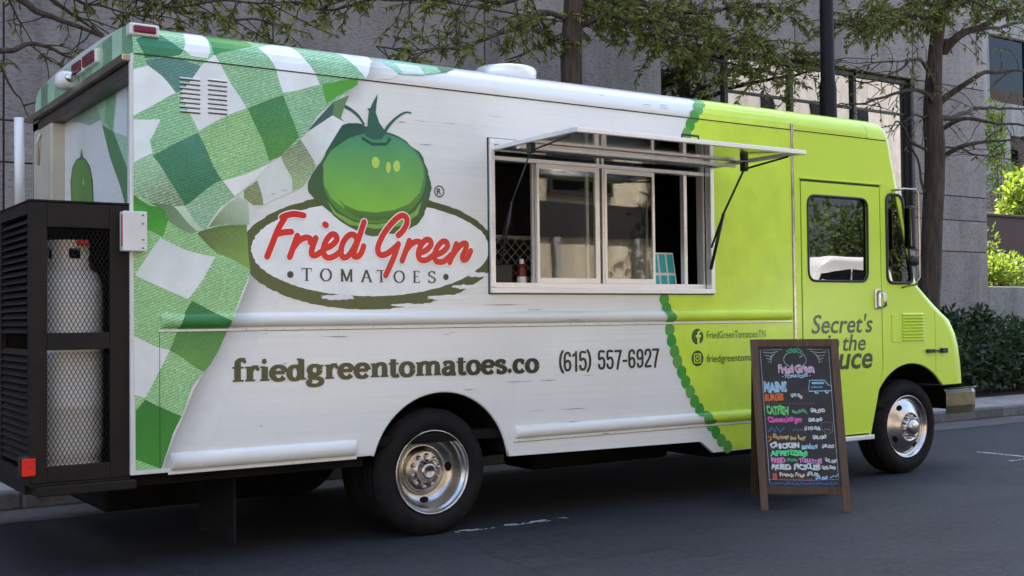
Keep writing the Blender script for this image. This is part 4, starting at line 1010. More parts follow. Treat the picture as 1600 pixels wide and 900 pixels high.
MB().cbox((CX0-.052, .012, .565), (CX0-.001, .05, .675), .004).build('light_bracket', M['black'], cage)
MB().cbox((CX0-.042, -.006, .575), (CX0+.024, .012, .665), .004).build('reflector', M['brightred'], cage)
h = MB().cbox((-.060, -.055, 1.735), (.070, .010, 1.950), .006).build('junction_box', M['trim'], truck)
for zz_ in (1.755, 1.80, 1.885, 1.93): MB().lathe((.045, -.056, zz_), 'y', [(0, -.004), (.006, -.003), (.007, 0)], 8).build('screw', M['dullchrome'], h)
MB().box((-.062, -.05, 1.76), (-.060, -.030, 1.93)).build('label_edge', M['brightred'], h)
MB().tube([(-.30, 1.32, 1.99), (-.30, 1.35, 2.63)], .030, 12).build('vent_pipe', M['trim'], truck)

# propane tank inside the cage
tk = empty('propane_tank', (-.262, .27, .53)); tag(tk, 'tall pale grey propane tank behind the diamond mesh of the rear cage', 'propane tank')
TX, TYY = -.265, .25
MB().lathe((TX, TYY, 0), 'z', [(.0,.56),(.12,.56),(.165,.62),(.178,.70),(.178,.9),(.180,.905),(.180,.915),(.178,.92),(.178,1.50),(.172,1.56),(.15,1.62),(.10,1.66),(.0,1.675)], 36).build('cylinder', M['tank'], tk)
mb = MB()
for k in range(20):
    a0 = 2*pi*k/24+.3; a1_ = 2*pi*(k+1)/24+.3
    for (za, zb, skip) in ((1.645, 1.70, False), (1.70, 1.755, k % 5 in (1, 2)), (1.755, 1.80, False)):
        if skip: continue
        mb.add([(TX+.12*cos(a), TYY+.12*sin(a), z) for a, z in ((a0, za), (a1_, za), (a1_, zb), (a0, zb))]+[(TX+.114*cos(a), TYY+.114*sin(a), z) for a, z in ((a0, za), (a1_, za), (a1_, zb), (a0, zb))], [(0,1,2,3), (7,6,5,4), (0,4,5,1), (2,6,7,3), (1,5,6,2), (3,7,4,0)])
mb.build('collar', M['tank'], tk)
MB().lathe((TX, TYY, 0), 'z', [(0, 1.67), (.03, 1.67), (.03, 1.72), (.018, 1.73), (.018, 1.77), (.035, 1.775), (.035, 1.79), (0, 1.792)], 12).build('valve', M['dullchrome'], tk)
MB().lathe((TX, TYY, 0), 'z', [(.168, .53), (.17, .53), (.17, .60), (.165, .62)], 24).build('foot_ring', M['tank'], tk)
MB().tube([(TX, TYY-.03, 1.75), (TX+.08, TYY-.08, 1.70), (TX+.15, TYY-.03, 1.58), (TX+.19, TYY+.1, 1.45)], .012, 6).build('hose', M['black'], tk)
MB().cbox((TX+.01, TYY-.16, 1.77), (TX+.07, TYY-.14, 1.80), .004).build('gauge_tag', M['brightred'], tk)

# things inside the serving window
kb = empty('ketchup_bottle', (2.69, .16, 1.50)); kb.location = (2.655, .16, 1.50); tag(kb, 'small sauce bottle with red label on the serving counter', 'bottle')
MB().lathe((2.655, .16, 0), 'z', [(0,1.502),(.032,1.502),(.034,1.52),(.034,1.66),(.030,1.69),(.016,1.72),(0,1.72)], 18).build('bottle', mat_plain('red_bottle', (.13,.012,.010,1), .3), kb)
MB().lathe((2.655, .16, 0), 'z', [(.017,1.721),(.017,1.75),(.013,1.755),(0,1.756)], 14).build('cap', M['trim'], kb)
MB().lathe((2.655, .16, 0), 'z', [(.0345,1.535),(.0348,1.54),(.0348,1.63),(.0345,1.635)], 18).build('paper_label', M['trim'], kb)

# ------------------------------------------------------------------ printed wrap: patches and lettering laid on the sheet metal
def text_mesh(s, shear=0.0, bold=0.0):
    cu = bpy.data.curves.new('t', 'FONT'); cu.body = s; cu.size = 1.0; cu.shear = shear; cu.offset = bold; cu.resolution_u = 3
    ob = bpy.data.objects.new('t', cu); COL.objects.link(ob)
    dg = bpy.context.evaluated_depsgraph_get(); me = ob.evaluated_get(dg).to_mesh()
    vs = [(v.co.x, v.co.y) for v in me.vertices]; fs = [tuple(p.vertices) for p in me.polygons]
    ob.evaluated_get(dg).to_mesh_clear(); bpy.data.objects.remove(ob); bpy.data.curves.remove(cu)
    return vs, fs
def ribbon(pts, wfn, smooth=4, cap=True):
    """a brush stroke: width wfn(index, unit tangent) along a smoothed line -> 2-D vertices, faces"""
    P = [Vector(p) for p in (spline([tuple(p) for p in pts], smooth) if smooth > 1 and len(pts) > 2 else pts)]
    n = len(P); vs = []; fs = []
    for i in range(n):
        t = P[min(i+1, n-1)]-P[max(i-1, 0)]; t.normalize(); w = wfn(i, t)/2; nn = Vector((-t.y, t.x))
        vs += [tuple(P[i]+nn*w), tuple(P[i]-nn*w)]
        if i: fs.append((2*i-2, 2*i-1, 2*i+1, 2*i))
    if cap:
        for e, o_ in ((0, 1), (n-1, n-2)):
            t = (P[e]-P[o_]).normalized(); w = wfn(e, t)/2; nn = Vector((-t.y, t.x)); b = len(vs)
            for k in range(7):
                a = pi*k/6; vs.append(tuple(P[e]+nn*(w*cos(a))+t*(w*sin(a))))
            fs.append(tuple(range(b, b+7)))
    return vs, fs
class Print:
    """collects flat printed patches on the truck side; each later layer lies a hair further out"""
    def __init__(s, base=.0016): s.v = []; s.f = []; s.c = []; s.base = base; s.step = .00012; s.n = 0
    def raw(s, vs, fs, col, weave=0.0, follow=True, off=None):
        """vs in (x, z); col constant or function of (x, z)"""
        d = s.base+s.step*s.n if off is None else off
        bm = bmesh.new(); bv = [bm.verts.new((x, 0, z)) for x, z in vs]
        for f in fs:
            try: bm.faces.new([bv[i] for i in f])
            except ValueError: pass
        if follow:
            zs = [v.co.z for v in bm.verts]; xs = [v.co.x for v in bm.verts]; z0, z1, x0, x1 = min(zs), max(zs), min(xs), max(xs)
            cut = False
            for z in ZCUT:
                if z0 < z < z1:
                    bmesh.ops.bisect_plane(bm, geom=bm.verts[:]+bm.edges[:]+bm.faces[:], plane_co=(0,0,z), plane_no=(0,0,1), dist=1e-6); cut = True
            if any(z0 < R['z1'] and z1 > R['z0'] for R in RAILS):
                for x in XCUT:
                    if x0 < x < x1: bmesh.ops.bisect_plane(bm, geom=bm.verts[:]+bm.edges[:]+bm.faces[:], plane_co=(x,0,0), plane_no=(1,0,0), dist=1e-6)
            bmesh.ops.triangulate(bm, faces=[f for f in bm.faces if len(f.verts) > 4])
        b = len(s.v); bm.verts.index_update()
        for v in bm.verts:
            x, z = v.co.x, v.co.z
            s.v.append((x, (skin(x, z) if follow else -4e-6*v.index)-d, z))
            c = col(x, z) if callable(col) else col
            s.c.append((c[0], c[1], c[2], weave))
        for f in bm.faces:
            idx = [v.index for v in f.verts]
            if f.normal.y > 0: idx.reverse()
            s.f.append(tuple(i+b for i in idx))
        bm.free(); s.n += 1
    def poly(s, pts, col, weave=0.0, world=False, off=None, holes=()):
        P = [list(pts)]+[list(h) for h in holes]
        if not world: P = [[S(*p) for p in L] for L in P]
        tris = tessellate_polygon([[Vector((x, z, 0)) for x, z in L] for L in P])
        s.raw([p for L in P for p in L], [tuple(t) for t in tris], col, weave, True, off)
    def build(s, name, parent, label=None):
        me = bpy.data.meshes.new(name); me.from_pydata(s.v, [], s.f); ca = me.color_attributes.new('ink', 'FLOAT_COLOR', 'POINT')
        for i, c in enumerate(s.c): ca.data[i].color = c
        me.materials.append(M['print']); me.update()
        o = bpy.data.objects.new(name, me); COL.objects.link(o); attach(o, parent)
        if label: o['label'] = label
        return o
K = 1.0
def vgrad(pa, pb, ca, cb):
    """colour running from pixel row pa to pb of the print (vertical)"""
    za = S(*pa)[1]; zb = S(*pb)[1]
    def f(x, z):
        t = min(1, max(0, (z-za)/(zb-za))); return tuple(a*(1-t)+b*t for a, b in zip(ca, cb))
    return f
def pgrad(pa, pb, ca, cb):
    a = Vector(S(*pa)); b = Vector(S(*pb)); d = b-a; L = d.length_squared
    def f(x, z):
        t = min(1, max(0, (Vector((x, z))-a).dot(d)/L)); return tuple(p*(1-t)+q_*t for p, q_ in zip(ca, cb))
    return f
WB = (0.655, 0.68, 0.662, 1)                                     # the wrap's own white
WC = (0.80, 0.83, 0.83, 1)                                      # white of the cloth
MID = rgb(92, 168, 112); MID2 = rgb(104, 172, 88); TEAL = rgb(54, 128, 104); TEALD = rgb(38, 100, 88); GRN = rgb(56, 146, 44); GRD = rgb(42, 120, 44); OLV = rgb(112, 132, 72); OLVD = rgb(84, 104, 48)
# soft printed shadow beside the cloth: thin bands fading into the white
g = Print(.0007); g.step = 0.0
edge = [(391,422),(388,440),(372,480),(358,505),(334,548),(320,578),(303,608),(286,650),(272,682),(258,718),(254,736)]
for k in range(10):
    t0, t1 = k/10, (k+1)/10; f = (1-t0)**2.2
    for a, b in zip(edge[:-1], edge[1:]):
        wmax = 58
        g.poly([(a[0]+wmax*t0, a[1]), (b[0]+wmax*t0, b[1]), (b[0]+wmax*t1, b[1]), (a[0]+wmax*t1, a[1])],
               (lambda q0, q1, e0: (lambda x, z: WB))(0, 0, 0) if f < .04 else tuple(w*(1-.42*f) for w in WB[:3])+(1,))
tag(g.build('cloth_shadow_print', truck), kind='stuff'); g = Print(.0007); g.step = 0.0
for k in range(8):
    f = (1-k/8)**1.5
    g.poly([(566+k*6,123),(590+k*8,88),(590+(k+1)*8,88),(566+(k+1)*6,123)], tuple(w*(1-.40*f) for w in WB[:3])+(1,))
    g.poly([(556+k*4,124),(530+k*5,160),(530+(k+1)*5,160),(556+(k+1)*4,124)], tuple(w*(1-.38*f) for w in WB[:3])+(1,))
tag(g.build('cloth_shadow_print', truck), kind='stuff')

class ClothPrint(Print):
    def poly(s, pts, col, weave=0.0, **k):
        out = []
        for a_, b_ in zip(pts, list(pts[1:])+[pts[0]]):
            m_ = max(1, int(math.hypot(a_[0]-b_[0], a_[1]-b_[1])/9))
            for i in range(m_):
                x_ = a_[0]+(b_[0]-a_[0])*i/m_; y_ = a_[1]+(b_[1]-a_[1])*i/m_
                q0 = Vector((x_/62, y_/62, 1.5)); dx_ = 7.5*noise.noise(q0); dy_ = 7.5*noise.noise(q0+Vector((9, 4, 3)))
                e_ = min(1, max(0, (x_-212)/30)); f_ = min(1, max(0, (735-y_)/20)); g_ = min(1, max(0, (y_-(38+.131*(x_-204)))/25))
                w_ = S(x_+dx_*e_*f_*g_, y_+dy_*e_*f_*g_); out.append((max(.012, w_[0]), max(.541, w_[1])))
        Print.poly(s, out, col, weave, world=True)
c = ClothPrint(.0016); c.step = .00005
U = [(204,36),(245,36),(400,56),(536,76),(588,83),(566,122),(556,124),(554,132),(530,156),(500,177),(479,202),(467,216),(440,246),(425,255),(395,282),(365,306),(345,325),(323,355),(309,358),(282,322),(268,322),(240,315),(207,304)]
L_ = [(207,303),(240,314),(268,321),(309,357),(323,354),(382,351),(391,422),(390,428),(371,480),(358,500),(333,547),(320,577),(303,607),(285,650),(272,680),(257,720),(252,741),(212,744)]
c.poly(L_, MID2, .62)
c.poly([(314,358),(382,351),(391,422),(337,397),(309,362)], pgrad((330,360),(380,420), rgb(78,98,46), rgb(118,158,66)), .1)
c.poly([(326,354),(357,316),(371,304),(384,312),(386,350),(382,351)], pgrad((330,350),(380,310), rgb(98,130,82), rgb(172,190,166)), .15)
c.poly([(371,304),(402,280),(412,318),(392,330),(386,350),(384,312)], rgb(202,212,204), .1)
c.poly([(207,304),(234,321),(261,326),(261,341),(252,369),(229,359),(207,345)], vgrad((220,310),(240,365), rgb(40,120,30), rgb(66,160,52)), .05)
c.poly([(234,316),(268,321),(309,359),(300,362),(262,345),(256,330)], pgrad((236,318),(305,360), rgb(70,110,76), rgb(120,150,110)), .1)
c.poly([(248,370),(334,402),(294,471),(211,430)], pgrad((250,375),(290,465), rgb(196,208,206), rgb(214,222,220)))
c.poly([(300,473),(358,498),(337,547),(320,577),(268,548)], vgrad((300,500),(300,560), rgb(26,112,48), rgb(84,138,58)), .08)
c.poly([(208,525),(268,548),(227,620),(210,617)], rgb(208,214,212))
c.poly([(227,622),(285,650),(272,680),(252,732),(212,718),(212,642)], pgrad((235,640),(262,715), rgb(30,116,34), rgb(54,134,42)), .03)
# upper cloth
c.poly(U, MID, .62)
c.poly([(207,257),(236,237),(286,319),(268,322),(240,315),(207,304)], pgrad((225,260),(250,318), rgb(120,178,132), rgb(78,112,56)), .6)
c.poly([(384,171),(444,147),(464,211),(423,253),(365,283),(352,283),(308,204)], MID2, .62)
c.poly([(352,284),(365,306),(345,325),(323,355),(309,358),(286,320)], pgrad((340,290),(315,352), rgb(92,158,98), rgb(110,164,128)), .6)
c.poly([(268,322),(286,319),(318,357),(309,358)], rgb(176,200,176), .2)
c.poly([(213,61),(244,45),(285,77),(279,85),(226,91),(223,81)], rgb(40,116,78), .05)
c.poly([(226,94),(264,87),(318,102),(287,145),(274,149),(236,112)], pgrad((230,95),(300,140), rgb(54,120,108), rgb(70,122,120)), .2)
c.poly([(204,109),(231,103),(278,148),(206,181)], rgb(222,230,232)); c.poly([(204,186),(253,190),(233,219),(236,237),(204,257)], rgb(214,226,226))
c.poly([(318,102),(341,86),(351,102),(384,171),(310,201),(292,158),(287,145)], rgb(214,221,224))
c.poly([(295,46),(325,45),(333,81),(329,91),(300,87),(285,75)], rgb(212,220,220))
c.poly([(326,48),(386,56),(401,69),(340,87)], pgrad((330,50),(395,75), rgb(44,128,66), rgb(70,156,50)), .04)
c.poly([(236,241),(308,203),(350,283),(286,319)], pgrad((300,205),(290,318), rgb(56,128,104), rgb(28,106,62)), .1)
c.poly([(406,72),(438,64),(462,67),(491,114),(501,133),(444,147),(430,106)], rgb(220,228,230)); c.poly([(536,76),(588,83),(566,122)], rgb(216,226,230))
c.poly([(504,133),(554,120),(554,132),(513,163)], pgrad((550,125),(512,155), rgb(66,152,40), rgb(78,160,60)), .05)
c.poly([(386,171),(444,150),(464,211),(440,246),(423,252)], vgrad((430,155),(430,250), rgb(42,124,78), rgb(62,134,34)), .12)
c.poly([(352,284),(425,255),(395,282),(365,305)], rgb(220,224,220))
# folds behind
c.poly([(479,202),(524,160),(536,168),(533,180),(521,181),(488,199)], rgb(50,92,92), .05); c.poly([(524,160),(545,150),(533,186),(537,192),(528,190),(521,181)], rgb(86,130,84), .05)
c.poly([(470,219),(488,199),(521,181),(537,192),(488,261),(478,236)], pgrad((475,225),(530,190), rgb(196,206,202), rgb(222,228,228)))
c.poly([(441,244),(467,216),(486,252),(488,261),(470,291),(453,300),(455,276)], pgrad((460,225),(470,295), rgb(92,112,66), rgb(138,168,110)), .45)
c.poly([(402,280),(440,247),(455,282),(453,300),(408,318)], rgb(204,212,206)); c.poly([(380,295),(402,280),(408,318),(392,317),(378,306)], rgb(110,128,66), .3)
# thread along the cloth edge and the strip of cloth lying on the roof edge
c.poly([(588,84),(640,90),(720,103),(700,111),(660,117),(625,114)], pgrad((590,85),(700,108), rgb(120,186,164), rgb(96,170,120)), .5); c.poly([(622,96),(660,100),(668,116),(630,114)], rgb(196,216,210)); c.poly([(690,100),(720,104),(702,111),(694,112)], rgb(40,118,70))
wv = c.build('gingham_print', truck, 'green and white gingham cloth printed at the rear of the side')

# --- lime part of the wrap and the row of peas along its edge
dots_up = [(1101,157),(1093,169),(1085,182),(1078,195),(1073,209)]
dots_lo = [(1038,468),(1041.5,483),(1046,497.6),(1046,514.7),(1049,532),(1054,549),(1058.7,565),(1065,581.6),(1071,596.5),(1078,611.8),(1085,626.7),(1093,640),(1103,652),(1110,664),(1118,675.6),(1126.5,688),(1136.5,698)]
lg = Print(.0008); lg.step = .00006
XE = 5.113
LIME = (0.515, 0.705, 0.050, 1)
up = [S(*p) for p in dots_up]; lo = [S(*p) for p in dots_lo]
up = [(up[0][0]+.03, 2.9985)]+up[0:]+[(4.14, 2.53)]
lg.raw(*(lambda P: (P, [tuple(t) for t in tessellate_polygon([[Vector((x, z, 0)) for x, z in P]])]))(up+[(4.275, 2.53), (XE, 2.53), (XE, 2.9985)]), LIME)
lg.poly([(4.27, 1.511), (XE, 1.511), (XE, 2.53), (4.27, 2.53)], LIME, world=True)
lop = [(lo[0][0]-.005, 1.512)]+lo[1:]+[(lo[-1][0]+.03, .357)]
lg.poly(lop+[(XE, .357), (XE, 1.512)], LIME, world=True)
lg.build('lime_print', truck)
for i, (px_, py_) in enumerate(dots_up+dots_lo):
    pd = Print(.0022+.00004*i)
    x, z = S(px_, py_); r = .045; k = .5+.5*sin(i*1.9)
    col_ = tuple(a*(1-k)+b*k for a, b in zip(rgb(40,136,44), rgb(86,150,62)))
    pd.poly([(x+r*(1.0+.06*sin(3*a+i))*cos(a), z+r*1.08*sin(a)) for a in [2*pi*q/20 for q in range(20)]], col_, world=True)
    pd.build('pea_print', truck)

# --- scratches of the printed planks
sc = Print(.0018); rr = random.Random(4)
for (px_, py_, L) in [(650,108,10),(640,190,28),(700,193,24),(760,183,22),(1000,165,14),(930,150,8),(880,500,30),(760,476,60),(820,484,26),(500,524,40),(700,520,12),(520,526,18),(790,598,42),(850,592,26),(905,588,20),(725,610,18),(830,640,26),(880,638,30),(890,662,24),(395,664,8),(430,300,10),(700,520,9),(985,560,10),(960,172,12),(1040,166,14),(660,228,22),(450,566,10),(410,520,10),(930,676,14),(620,188,14)]:
    for j in range(rr.choice((1, 1, 2))):
        x0 = px_+rr.uniform(-10, 10); y0 = py_+rr.uniform(-3, 3); sl_ = (y0-470)/(x0-3590)
        n = 6; top = []; btm = []
        for i in range(n+1):
            t = i/n; xx = x0+L*rr.uniform(.9, 1.0)*t; yy = y0+(xx-x0)*sl_; w = (.10+.50*sin(pi*t))*rr.uniform(.3, 1.0)
            top.append((xx, yy-w)); btm.append((xx, yy+w))
        sc.poly(top+btm[::-1], rgb(*rr.choice([(96,98,96),(130,132,128),(156,160,158)])))
tag(sc.build('scratch_print', truck), kind='stuff')

# --- logo
lo_ = Print(.0024); lo_.step = .00006; ov_ = Print(.0010); ov_.step = .00008
def Z4(u, v): return (340+u*.4112, 120+v*.4112)
def ell(cx, cz, rx, rz, n=64, rag=0.0, seed=0, f=6):
    out = []
    for k in range(n):
        a = 2*pi*k/n; w = 1+rag*noise.noise(Vector((cos(a)*f, sin(a)*f, seed)))
        out.append((cx+rx*w*cos(a), cz+rz*w*sin(a)))
    return out
OL = rgb(82,92,52); OL2 = rgb(70,78,46)
outer_ = [Z4(*p) for p in ell(572, 664, 488, 220, 170, .016, 3, 30)]; inner_ = [Z4(*p) for p in ell(580, 654, 452, 180, 170, .014, 8, 34)]
ov_.poly(outer_, pgrad((400,430),(740,330), OL, OL2), holes=[inner_])
ov_.poly(inner_, rgb(222,227,226))
# torn gaps in the ring where the white shows through
for (u, v, w_, h_) in ((455,838,60,10),(730,868,70,7),(880,838,80,9),(985,752,46,9),(940,798,50,8)):
    ov_.poly([Z4(*p) for p in ell(u, v, w_, h_, 26, .5, u, 4)], rgb(216,221,221))
ov_.build('oval_print', truck, 'white oval with a rough olive rim')
tom = [(455,192),(500,176),(545,182),(600,200),(650,214),(700,232),(735,262),(770,292),(788,330),(800,370),(811,412),(806,452),(792,500),(772,545),(735,575),(690,590),(640,598),(590,606),(545,590),(500,570),(450,535),(410,500),(375,470),(348,440),(345,395),(372,350),(400,310),(418,265),(438,228)]
sp_ = spline([Z4(*p) for p in tom]+[Z4(*tom[0])], 4)
sp_ = [(x+1.6*noise.noise(Vector((x*.35, y*.35, 3))), y+1.6*noise.noise(Vector((x*.35, y*.35, 9)))) for x, y in sp_[:-1]]
lo_.poly(sp_, vgrad(Z4(600,190), Z4(600,600), rgb(22,82,74), rgb(72,98,44)))
lo_.poly([Z4(*p) for p in ell(595, 385, 196, 172, 60)], vgrad(Z4(600,225), Z4(600,560), rgb(58,136,98), rgb(78,134,46)))
lo_.poly([Z4(*p) for p in [(400,330),(404,410),(430,460),(480,500),(560,520),(650,518),(720,490),(768,440),(784,380),(778,330),(740,278),(690,240),(600,222),(500,232),(430,280)]], vgrad(Z4(600,230), Z4(600,500), rgb(62,140,100), rgb(122,184,62)))
lo_.poly([Z4(*p) for p in [(452,455),(480,485),(530,508),(600,516),(670,506),(730,482),(768,448),(750,490),(712,522),(660,540),(600,546),(540,538),(490,512)]], vgrad(Z4(600,460), Z4(600,545), rgb(96,140,52), rgb(64,104,46)))
lo_.poly([Z4(*p) for p in [(415,470),(450,516),(520,552),(600,562),(690,548),(750,510),(776,470),(760,524),(700,566),(600,578),(500,562),(440,520)]], rgb(120,168,78))
for (u, v, a, b) in ((600,326,15,22),(648,345,9,22),(680,340,13,22)): lo_.poly([Z4(*p) for p in ell(u, v, a, b, 18, .12, u)], rgb(176,206,92))
DK = rgb(30,92,78)
lo_.poly([Z4(*p) for p in [(545,225),(590,250),(640,250),(650,228),(660,240),(640,262),(585,262),(548,240)]], rgb(24,80,66))
lo_.poly([Z4(*p) for p in [(560,225),(568,190),(574,130),(568,122),(580,118),(592,92),(608,66),(604,100),(600,135),(614,175),(640,212),(625,236),(590,240)]], DK)
for pts in ([(486,114),(510,128),(535,150),(555,180)], [(634,212),(650,185),(680,155),(712,136),(734,138)]):
    vs, fs = ribbon([S(*Z4(*p)) for p in pts], lambda i, t: .022*(1-.035*i), 4); lo_.raw(vs, fs, DK)
lo_.poly([Z4(*p) for p in [(478,190),(490,178),(530,176),(556,182),(540,196),(500,200)]], rgb(24,80,66))
lo_.build('logo_print', truck, 'green tomato with dark stem above the oval')
# brush lettering
def Z6(u, v): return (400+u*.225, 320+v*.225)
strokes = [[(75,360),(110,272),(150,172),(198,88)], [(178,88),(215,72),(265,64),(328,74)], [(138,205),(190,192),(242,188)],
 [(232,362),(258,290),(285,216)], [(258,296),(296,250),(340,228),(372,236),(376,262)],
 [(412,232),(388,300),(384,340),(405,352),(440,334),(468,312)], [(476,136),(484,142)],
 [(468,306),(520,284),(556,246),(552,214),(524,206),(490,240),(466,300),(472,350),(505,368),(548,352),(590,318)],
 [(694,232),(676,208),(640,214),(602,262),(586,330),(606,366),(640,352),(678,296),(704,236)], [(748,120),(718,210),(684,310),(676,352),(700,362),(728,334),(744,288)],
 [(985,212),(1018,180),(1044,130),(1040,88),(1004,76),(950,118),(888,196),(848,280),(846,330),(874,350),(922,330),(985,276)], [(985,272),(960,350),(928,424),(898,490)],
 [(1012,388),(1038,318),(1062,250)], [(1034,326),(1068,280),(1108,256),(1138,262),(1138,286)],
 [(1128,338),(1178,316),(1212,278),(1204,246),(1174,246),(1140,286),(1124,342),(1138,380),(1178,384),(1220,358),(1242,338)],
 [(1238,350),(1292,328),(1326,290),(1318,258),(1288,258),(1254,298),(1236,354),(1250,392),(1292,396),(1330,370),(1350,348)],
 [(1342,400),(1366,338),(1388,272)], [(1360,358),(1396,304),(1434,270),(1458,274),(1452,310),(1430,360),(1440,384),(1466,368),(1488,320)]]
def lettering(name, strokes2, width, col, base, halo=None, label=None, conv=None):
    pr_ = Print(base); pr_.step = .00008
    for k, w_, cc in ((0, halo, (0.80,0.82,0.82,1)), (1, width, col)):
        if w_ is None: continue
        for s_ in strokes2:
            vs, fs = ribbon([conv(*p) for p in s_], lambda i, t: w_, 5); pr_.raw(vs, fs, cc, follow=False)
    return pr_.build(name, truck, label)
conv = lambda u, v: S(*Z6(u, v))
redg = pgrad((420,340),(700,420), rgb(204,30,28), rgb(208,42,36))
lettering('brush_lettering', strokes[:10], .0370, redg, .0046, .050, 'red brush script word Fried with a white outline', conv)
lettering('brush_lettering', strokes[10:], .0380, redg, .0046, .051, 'red brush script word Green with a white outline', conv)

# pen alphabet: strokes with thick stems and thin cross strokes
def ang(cx, cy, rx, ry, a0, a1, n=10): return [(cx+rx*cos(radians(a0+(a1-a0)*i/n)), cy+ry*sin(radians(a0+(a1-a0)*i/n))) for i in range(n+1)]
G = {  # glyph: (advance, curved strokes, slabs (x0,x1,y0,y1) , dots (x,y,r))
 'f': (.72, [[(.36,0),(.36,1.1),(.42,1.36),(.60,1.46),(.76,1.40)]], [(.08,.70,0,.13),(.06,.70,.87,1.0)], [(.74,1.33,.13)]),
 'r': (.84, [[(.32,0),(.32,.94)], [(.34,.66),(.46,.86),(.62,.95),(.78,.90)]], [(.06,.62,0,.13),(.06,.34,.87,1.0)], [(.76,.82,.14)]),
 'i': (.60, [[(.32,0),(.32,.96)]], [(.05,.60,0,.13),(.06,.34,.87,1.0)], [(.30,1.32,.18)]),
 'e': (1.0, [[(.16,.54),(.88,.54)], ang(.52,.5,.37,.46,5,325,18)], [], []),
 'd': (1.18, [ang(.46,.48,.32,.45,0,360,18), [(.84,0),(.84,1.42)]], [(.84,1.14,0,.13),(.58,.86,1.34,1.47)], []),
 'g': (1.02, [ang(.46,.64,.30,.31,0,360,16), [(.30,.36),(.20,.20),(.34,.10),(.70,.06),(.86,-.10),(.78,-.32),(.46,-.42),(.16,-.34),(.12,-.16),(.28,-.02)]], [(.66,1.0,.86,.99)], []),
 'n': (1.20, [[(.32,0),(.32,.94)], [(.34,.68),(.50,.88),(.72,.95),(.90,.84),(.94,.60),(.94,0)]], [(.05,.60,0,.13),(.68,1.20,0,.13),(.06,.34,.87,1.0)], []),
 'm': (1.80, [[(.32,0),(.32,.94)], [(.34,.68),(.48,.88),(.68,.95),(.86,.84),(.90,.60),(.90,0)], [(.92,.68),(1.06,.88),(1.28,.95),(1.46,.84),(1.50,.60),(1.50,0)]], [(.05,.59,0,.13),(.65,1.15,0,.13),(1.25,1.78,0,.13),(.06,.34,.87,1.0)], []),
 't': (.68, [[(.30,1.26),(.30,.30),(.36,.10),(.50,.05),(.66,.12)]], [(.0,.66,.87,1.0)], []),
 'o': (1.06, [ang(.53,.5,.37,.46,0,360,20)], [], []),
 'a': (1.02, [[(.18,.78),(.30,.92),(.52,.95),(.70,.84),(.74,.62),(.74,.18),(.80,.06),(.98,.08)], [(.74,.58),(.46,.54),(.22,.42),(.17,.22),(.32,.06),(.52,.08),(.74,.26)]], [], [(.24,.76,.12)]),
 's': (.86, [[(.70,.76),(.58,.93),(.36,.95),(.18,.82),(.22,.64),(.44,.53),(.66,.42),(.74,.24),(.60,.07),(.36,.05),(.16,.20)]], [(.66,.76,.66,.98),(.12,.22,.02,.34)], []),
 '.': (.46, [], [], [(.22,.16,.18)]),
 'c': (.92, [ang(.50,.5,.35,.46,38,322,16)], [], [(.74,.74,.13)]),
 'T': (.86, [[(.43,0),(.43,.96)]], [(.02,.84,.93,1.0),(.02,.07,.76,.94),(.79,.84,.76,.94),(.26,.60,0,.055)], []),
 'O': (1.04, [ang(.52,.5,.42,.47,0,360,24)], [], []),
 'M': (1.16, [[(.16,0),(.16,.98)], [(.18,.98),(.58,.05)], [(.58,.05),(.98,.98)], [(1.0,0),(1.0,.98)]], [(.02,.30,0,.055),(.86,1.14,0,.055),(.03,.2,.945,1.0),(.96,1.13,.945,1.0)], []),
 'A': (1.04, [[(.14,0),(.50,.98)], [(.52,.98),(.90,0)]], [(.26,.78,.33,.39),(.02,.30,0,.055),(.74,1.04,0,.055)], []),
 'E': (.80, [[(.20,0),(.20,.98)]], [(.06,.72,0,.065),(.06,.68,.935,1.0),(.2,.56,.49,.55),(.66,.72,.0,.2),(.62,.68,.8,1.0)], []),
 'S': (.74, [[(.62,.80),(.52,.94),(.34,.96),(.16,.84),(.16,.66),(.36,.53),(.56,.42),(.64,.24),(.52,.06),(.32,.03),(.12,.16)]], [(.60,.65,.72,.97),(.09,.14,.03,.28)], []),
 '(': (.34, [ang(.62,.5,.46,.72,130,230,10)], [], []), ')': (.34, [ang(-.28,.5,.46,.72,50,-50,10)], [], []),
 '6': (.54, [[(.42,.80),(.38,.92),(.27,.96),(.14,.88),(.10,.66),(.10,.30),(.15,.10),(.27,.04),(.39,.10),(.44,.28),(.40,.46),(.28,.54),(.12,.44)]], [], []),
 '1': (.42, [[(.26,0),(.26,.98)], [(.08,.80),(.24,.92)]], [], []),
 '5': (.54, [[(.42,.95),(.13,.95),(.11,.54),(.27,.62),(.40,.52),(.44,.30),(.38,.10),(.26,.04),(.13,.10),(.09,.24)]], [], []),
 '7': (.50, [[(.06,.95),(.44,.95)], [(.43,.94),(.30,.50),(.20,0)]], [], []),
 '-': (.38, [[(.08,.40),(.30,.40)]], [], []),
 '9': (.54, [[(.12,.20),(.16,.08),(.27,.04),(.40,.12),(.44,.34),(.44,.70),(.39,.90),(.27,.96),(.15,.90),(.10,.72),(.14,.54),(.26,.46),(.42,.56)]], [], []),
 '2': (.54, [[(.10,.72),(.14,.90),(.27,.96),(.40,.90),(.44,.72),(.36,.50),(.18,.24),(.09,.05),(.45,.05)]], [], []), ' ': (.30, [], [], [])}
